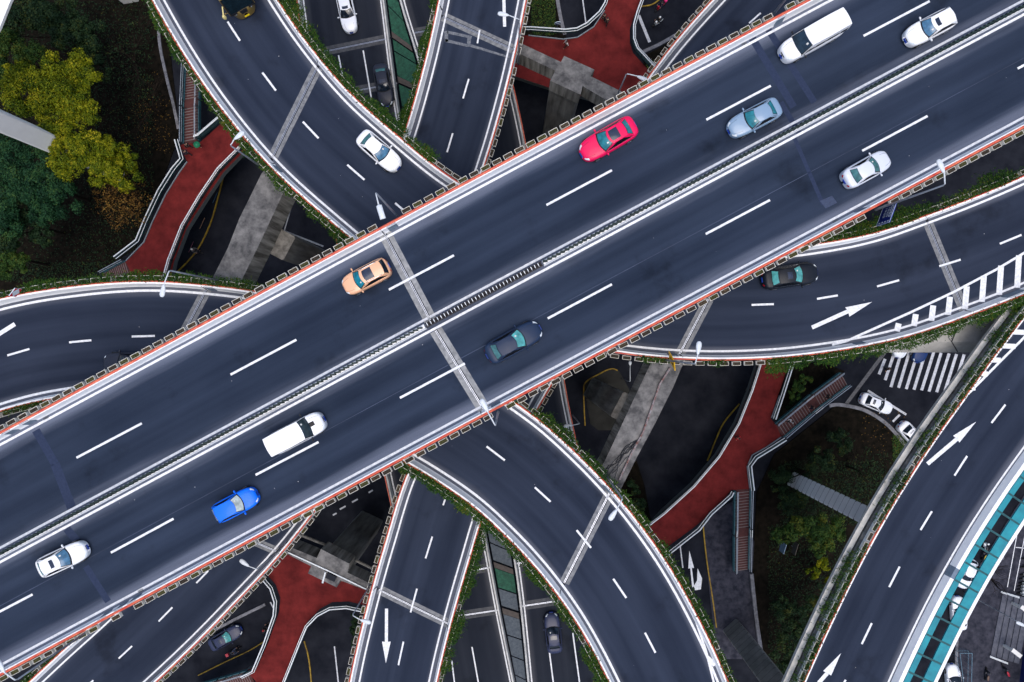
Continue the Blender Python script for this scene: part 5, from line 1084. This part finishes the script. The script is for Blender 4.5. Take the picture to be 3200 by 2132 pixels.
scooter('white scooter ridden along the street at the top', (2053, 75), 0, (-.83, -.55), SW); person('rider in black with white helmet on the white scooter at the top', (2055, 72), .12, (-.83, -.55), DK, DK, sit=True, helmet=mat('helmet_white', (.78, .78, .76), .3, var=0))
scooter('red scooter with pale front ridden along the street at the top', (2060, 27), 0, (-.75, -.65), SRD, top_box=mat('box_pink', (.62, .01, .13), .4, var=0)); person('rider in navy on the red scooter at the top', (2062, 24), .12, (-.75, -.65), NV, NV, sit=True, helmet=mat('helmet_black', (.01, .01, .012), .3, var=0))
scooter('dark scooter crossing the street beside the yellow kerb at left', (618, 786), 0, (.9, -.35), SDK); person('rider with pale helmet beside the yellow kerb at left', (616, 784), .12, (.9, -.35), GY, DK, sit=True, helmet=mat('helmet_white', (.78, .78, .76), .3, var=0))
scooter('dark scooter beside the black street car at the bottom left', (738, 2028), 0, (.85, .4), SDK, top_box=SRD); person('rider in grey blue beside the black street car', (741, 2026), .12, (.85, .4), ('slate', (.06, .08, .14)), DK, sit=True, helmet=mat('helmet_black', (.01, .01, .012), .3, var=0))
scooter('dark scooter near the rail of the bottom left footbridge', (836, 1958), 0, (.5, .8), SDK); person('rider in dark clothes near the rail of the bottom left footbridge', (836, 1956), .12, (.5, .8), DK, DK, sit=True, helmet=mat('helmet_red', (.3, .02, .03), .3, var=0))
scooter('white scooter with silver tank seen between the teal beams', (3072, 1702), 0, (0, 1), SW); scooter('yellow seated scooter seen between the teal beams', (3069, 1730), 0, (.3, .9), SDK, mat('seat_yellow', (.45, .36, .05), .5, var=0))
scooter('dark scooter parked in the plaza by the blue fence', (3076, 2102), 0, (.1, 1), SDK, mat('seat_brown', (.12, .07, .05), .5, var=0)); scooter('black scooter with red seat near the dark blue building', (3134, 2090), 0, (-.4, .9), SDK, SRD)
for i, (x, y) in enumerate(((3203, 1742), (3201, 1768), (3199, 1792), (3197, 1805), (3195, 1819), (3191, 1828), (3190, 1838), (3189, 1850))):
    scooter('white fronted scooter parked in the row beside the plaza parking lines', (x + 4, y), 0, (-1, -.15), SW, group='scooters parked beside the plaza lines')

# ---------------------------------------------------------------- trees
LF = {'gold': leaf_mat('leaf_gold', [(.011, .028, .002), (.040, .068, .003), (.098, .125, .004), (.18, .185, .005), (.30, .26, .012)]), 'dark': leaf_mat('leaf_dark', [(.002, .010, .005), (.005, .024, .011), (.011, .044, .018), (.020, .064, .022), (.045, .085, .02)]),
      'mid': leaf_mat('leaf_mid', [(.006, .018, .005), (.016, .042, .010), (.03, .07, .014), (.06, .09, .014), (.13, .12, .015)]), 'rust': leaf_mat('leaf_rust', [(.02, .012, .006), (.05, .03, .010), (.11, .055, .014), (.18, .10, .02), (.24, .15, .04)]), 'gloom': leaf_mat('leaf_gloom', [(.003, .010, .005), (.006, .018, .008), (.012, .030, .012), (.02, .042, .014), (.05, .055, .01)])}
def tree(label, blobs, pal, n, zt, trunk_r=.22, leaf_s=.2, bare=False, name='tree'):
    """blobs: (px, py, radius_px, height below top); crown is leaves spread through clumps"""
    random.seed(hash_(label)); cr = MB(); n = int(n * (1.0 if bare else 2.0)); cx = sum(b[0] for b in blobs) / len(blobs); cy = sum(b[1] for b in blobs) / len(blobs); base = W(cx, cy, zt * .6); base.z = .1
    root = empty(name, base); tag(root, label, 'tree'); tot = sum(b[2] ** 2 for b in blobs); tr = MB()
    tr.tube([(0, 0, -.1), (.1, .05, zt * .25), (0, .1, zt * .45)], trunk_r, 8, trunk_r * .6)
    for x, y, r_, dz in blobs:
        c = W(x, y, zt - dz - 1.2) - base; rad = r_ * (ZC - zt) / FP
        mid = Vector((c.x * .45, c.y * .45, zt * .55)); tr.tube([(0, .1, zt * .42), mid, c], trunk_r * .5, 6, .03)
        if bare:
            for k in range(9):
                e = c + Vector((random.gauss(0, rad * .5), random.gauss(0, rad * .5), random.uniform(-.5, 1))); m_ = mid.lerp(e, .5) + Vector((random.gauss(0, .2), random.gauss(0, .2), 0)); tr.tube([mid, m_, e], .035, 5, .008)
                for j in range(3): tr.tube([m_.lerp(e, .3 + .3 * j), e + Vector((random.gauss(0, .7), random.gauss(0, .7), random.gauss(0, .3)))], .014, 4, .005)
        sub = []
        for k in range(max(6, int(rad * 9))):
            a = random.uniform(0, 6.283); q = rad * math.sqrt(random.random()) * .82; sub.append((c + Vector((math.cos(a) * q, math.sin(a) * q, (rad * .75) * math.sqrt(max(0, 1 - (q / rad) ** 2)) - rad * .35 + random.uniform(-.35, .25))), rad * random.uniform(.22, .38), random.gauss(0, .15)))
        for i in range(int(n * r_ ** 2 / tot)):
            sc, sr, st = random.choice(sub); v = Vector((random.gauss(0, 1), random.gauss(0, 1), abs(random.gauss(0, 1)) * random.choice((1, 1, 1, -.5)))).normalized(); rr = sr * random.uniform(.55, 1.08)
            q = sc + v * rr; q += Vector([noise.noise(q * 1.6 + Vector((k * 9, 0, 0))) for k in range(3)]) * .30
            nd = (v + Vector((random.gauss(0, .55), random.gauss(0, .55), random.gauss(.25, .5)))).normalized(); t1 = nd.cross(Vector((random.gauss(0, 1), random.gauss(0, 1), random.gauss(0, 1)))).normalized(); t2 = nd.cross(t1)
            s_ = leaf_s * random.uniform(.6, 1.3)
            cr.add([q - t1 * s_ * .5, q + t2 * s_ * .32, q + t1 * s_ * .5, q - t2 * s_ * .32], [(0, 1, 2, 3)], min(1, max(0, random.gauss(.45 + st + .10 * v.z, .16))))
    tr.build('trunk', M_BARK, root); cr.build('crown', LF[pal], root, tint=True)
    return root
def hash_(s): return sum(ord(c) * (i + 7) for i, c in enumerate(s)) % 99991
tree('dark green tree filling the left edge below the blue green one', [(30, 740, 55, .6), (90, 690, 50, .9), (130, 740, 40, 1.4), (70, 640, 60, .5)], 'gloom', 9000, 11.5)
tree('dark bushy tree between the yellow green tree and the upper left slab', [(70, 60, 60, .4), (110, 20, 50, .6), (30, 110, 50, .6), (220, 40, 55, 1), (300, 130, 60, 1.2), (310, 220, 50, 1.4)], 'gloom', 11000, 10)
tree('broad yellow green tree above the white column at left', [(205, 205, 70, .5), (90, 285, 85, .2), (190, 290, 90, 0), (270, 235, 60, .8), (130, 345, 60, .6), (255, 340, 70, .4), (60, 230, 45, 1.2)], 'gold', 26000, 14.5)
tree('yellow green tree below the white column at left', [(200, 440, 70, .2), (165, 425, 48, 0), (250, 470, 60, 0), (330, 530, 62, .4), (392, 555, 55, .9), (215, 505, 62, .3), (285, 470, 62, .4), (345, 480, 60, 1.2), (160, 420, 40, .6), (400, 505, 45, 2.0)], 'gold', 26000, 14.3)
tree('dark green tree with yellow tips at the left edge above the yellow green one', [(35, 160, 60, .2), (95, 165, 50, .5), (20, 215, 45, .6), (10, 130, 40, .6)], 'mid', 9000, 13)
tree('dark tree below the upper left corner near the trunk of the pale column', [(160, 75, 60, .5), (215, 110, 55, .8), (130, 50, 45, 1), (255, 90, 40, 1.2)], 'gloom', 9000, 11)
tree('blue green tree at the left edge below the white column', [(40, 470, 70, .4), (60, 560, 75, .2), (20, 640, 70, .3), (35, 700, 50, .8)], 'dark', 14000, 13)
tree('blue green tree right of the left edge, below the yellow green one', [(140, 470, 50, .6), (150, 560, 75, 0), (195, 620, 65, .2), (150, 665, 55, .6), (110, 610, 55, .3)], 'dark', 14000, 13.5)
tree('dark green tree low on the left edge above the ramp', [(10, 770, 45, .3), (45, 800, 45, .6), (20, 850, 40, 1), (75, 820, 30, 1.2)], 'mid', 6500, 11)
tree('sparse rust coloured tree left of the red footbridge', [(380, 600, 70, .3), (420, 650, 65, .3), (360, 670, 60, .6), (410, 570, 45, .8), (330, 610, 40, 1)], 'rust', 2600, 9, leaf_s=.19, bare=True)
tree('bare brown tree between the yellow green tree and the top left ramp', [(400, 200, 75, .5), (350, 130, 60, .8), (440, 280, 60, 1), (420, 110, 50, 1)], 'gloom', 700, 8, leaf_s=.2, bare=True)
tree('small bare tree with orange leaf scraps beside the upper left kerb', [(470, 330, 60, .6), (430, 400, 60, .8), (490, 260, 40, 1)], 'rust', 160, 6, leaf_s=.15, bare=True)
tree('small green tree beside the right hand street stairs', [(2500, 1200, 28, .2), (2520, 1185, 22, .3), (2480, 1235, 22, .6)], 'mid', 2600, 6)
tree('small dark bush under the right hand street stairs', [(2475, 1265, 26, .5), (2500, 1250, 18, .5)], 'gloom', 1500, 3)
tree('dark green tree with yellow flecks at lower right', [(2480, 1650, 45, .3), (2540, 1640, 50, 0), (2590, 1650, 50, .5), (2440, 1670, 35, .8), (2560, 1700, 45, 1)], 'mid', 9000, 8)
tree('small yellow green bush in the lower right garden', [(2540, 1790, 26, .2), (2570, 1770, 25, .4), (2590, 1805, 22, .6)], 'gold', 2600, 5)
tree('dark tree against the right edge ramp near the bottom', [(2540, 1920, 60, .4), (2480, 1990, 60, .6), (2580, 1860, 40, .8), (2450, 1900, 45, 1), (2430, 2080, 50, .8)], 'gloom', 8500, 7)
tree('bare tree with thin branches in the dark garden below the parking bay', [(2700, 1490, 60, .5), (2660, 1540, 50, .6), (2740, 1450, 50, .6), (2690, 1430, 45, .8)], 'gloom', 900, 7, bare=True)
tree('dark shrub left of the pale panelled column', [(2470, 1560, 50, .6), (2520, 1520, 40, .5), (2440, 1500, 45, 1), (2560, 1440, 50, .8), (2620, 1380, 45, 1)], 'gloom', 6500, 4.5)
tree('dark shrub on the street corner under the right crossbeam', [(1985, 1590, 40, .3), (2010, 1660, 45, .5), (1975, 1520, 30, .6), (2030, 1720, 40, .8)], 'gloom', 5000, 5)
tree('leafless tree in the plaza beside the teal frame', [(3090, 1800, 40, .3), (3125, 1770, 35, .5), (3120, 1840, 35, .4)], 'rust', 0, 8, bare=True)
tree('dark shrub beside the slip road arrow at the bottom', [(1115, 1930, 22, .2), (1110, 1970, 25, .3), (1112, 2005, 18, .5)], 'gloom', 2200, 6)
def cover(label, polys, n, pal, s_, z=.2, zr=.35):
    random.seed(hash_(label)); mb = MB()
    for x0, y0, x1, y1, k in polys:
        for i in range(int(n * k)):
            p = W(random.uniform(x0, x1), random.uniform(y0, y1), z + random.random() * zr); d = Vector((random.gauss(0, 1), random.gauss(0, 1), random.gauss(0, .4))).normalized(); leaf(mb, p, d, s_ * random.uniform(.6, 1.3), s_ * .5, min(1, max(0, random.gauss(.45, .25))))
    o = mb.build('ground_cover', LF[pal], tint=True); tag(o, label, 'ground cover', kind='stuff')
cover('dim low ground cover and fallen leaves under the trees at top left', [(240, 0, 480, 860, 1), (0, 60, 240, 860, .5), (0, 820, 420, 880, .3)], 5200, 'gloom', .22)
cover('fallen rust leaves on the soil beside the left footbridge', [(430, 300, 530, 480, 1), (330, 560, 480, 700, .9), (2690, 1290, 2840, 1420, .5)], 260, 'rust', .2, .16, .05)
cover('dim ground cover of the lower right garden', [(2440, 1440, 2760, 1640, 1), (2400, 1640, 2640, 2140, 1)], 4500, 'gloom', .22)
cover('strip of green grass inside the curved kerb at right', [(2790, 1360, 2850, 1440, 1), (1660, -10, 1735, 110, 1.3), (2020, 190, 2070, 260, .6)], 1200, 'mid', .2, .16, .1)
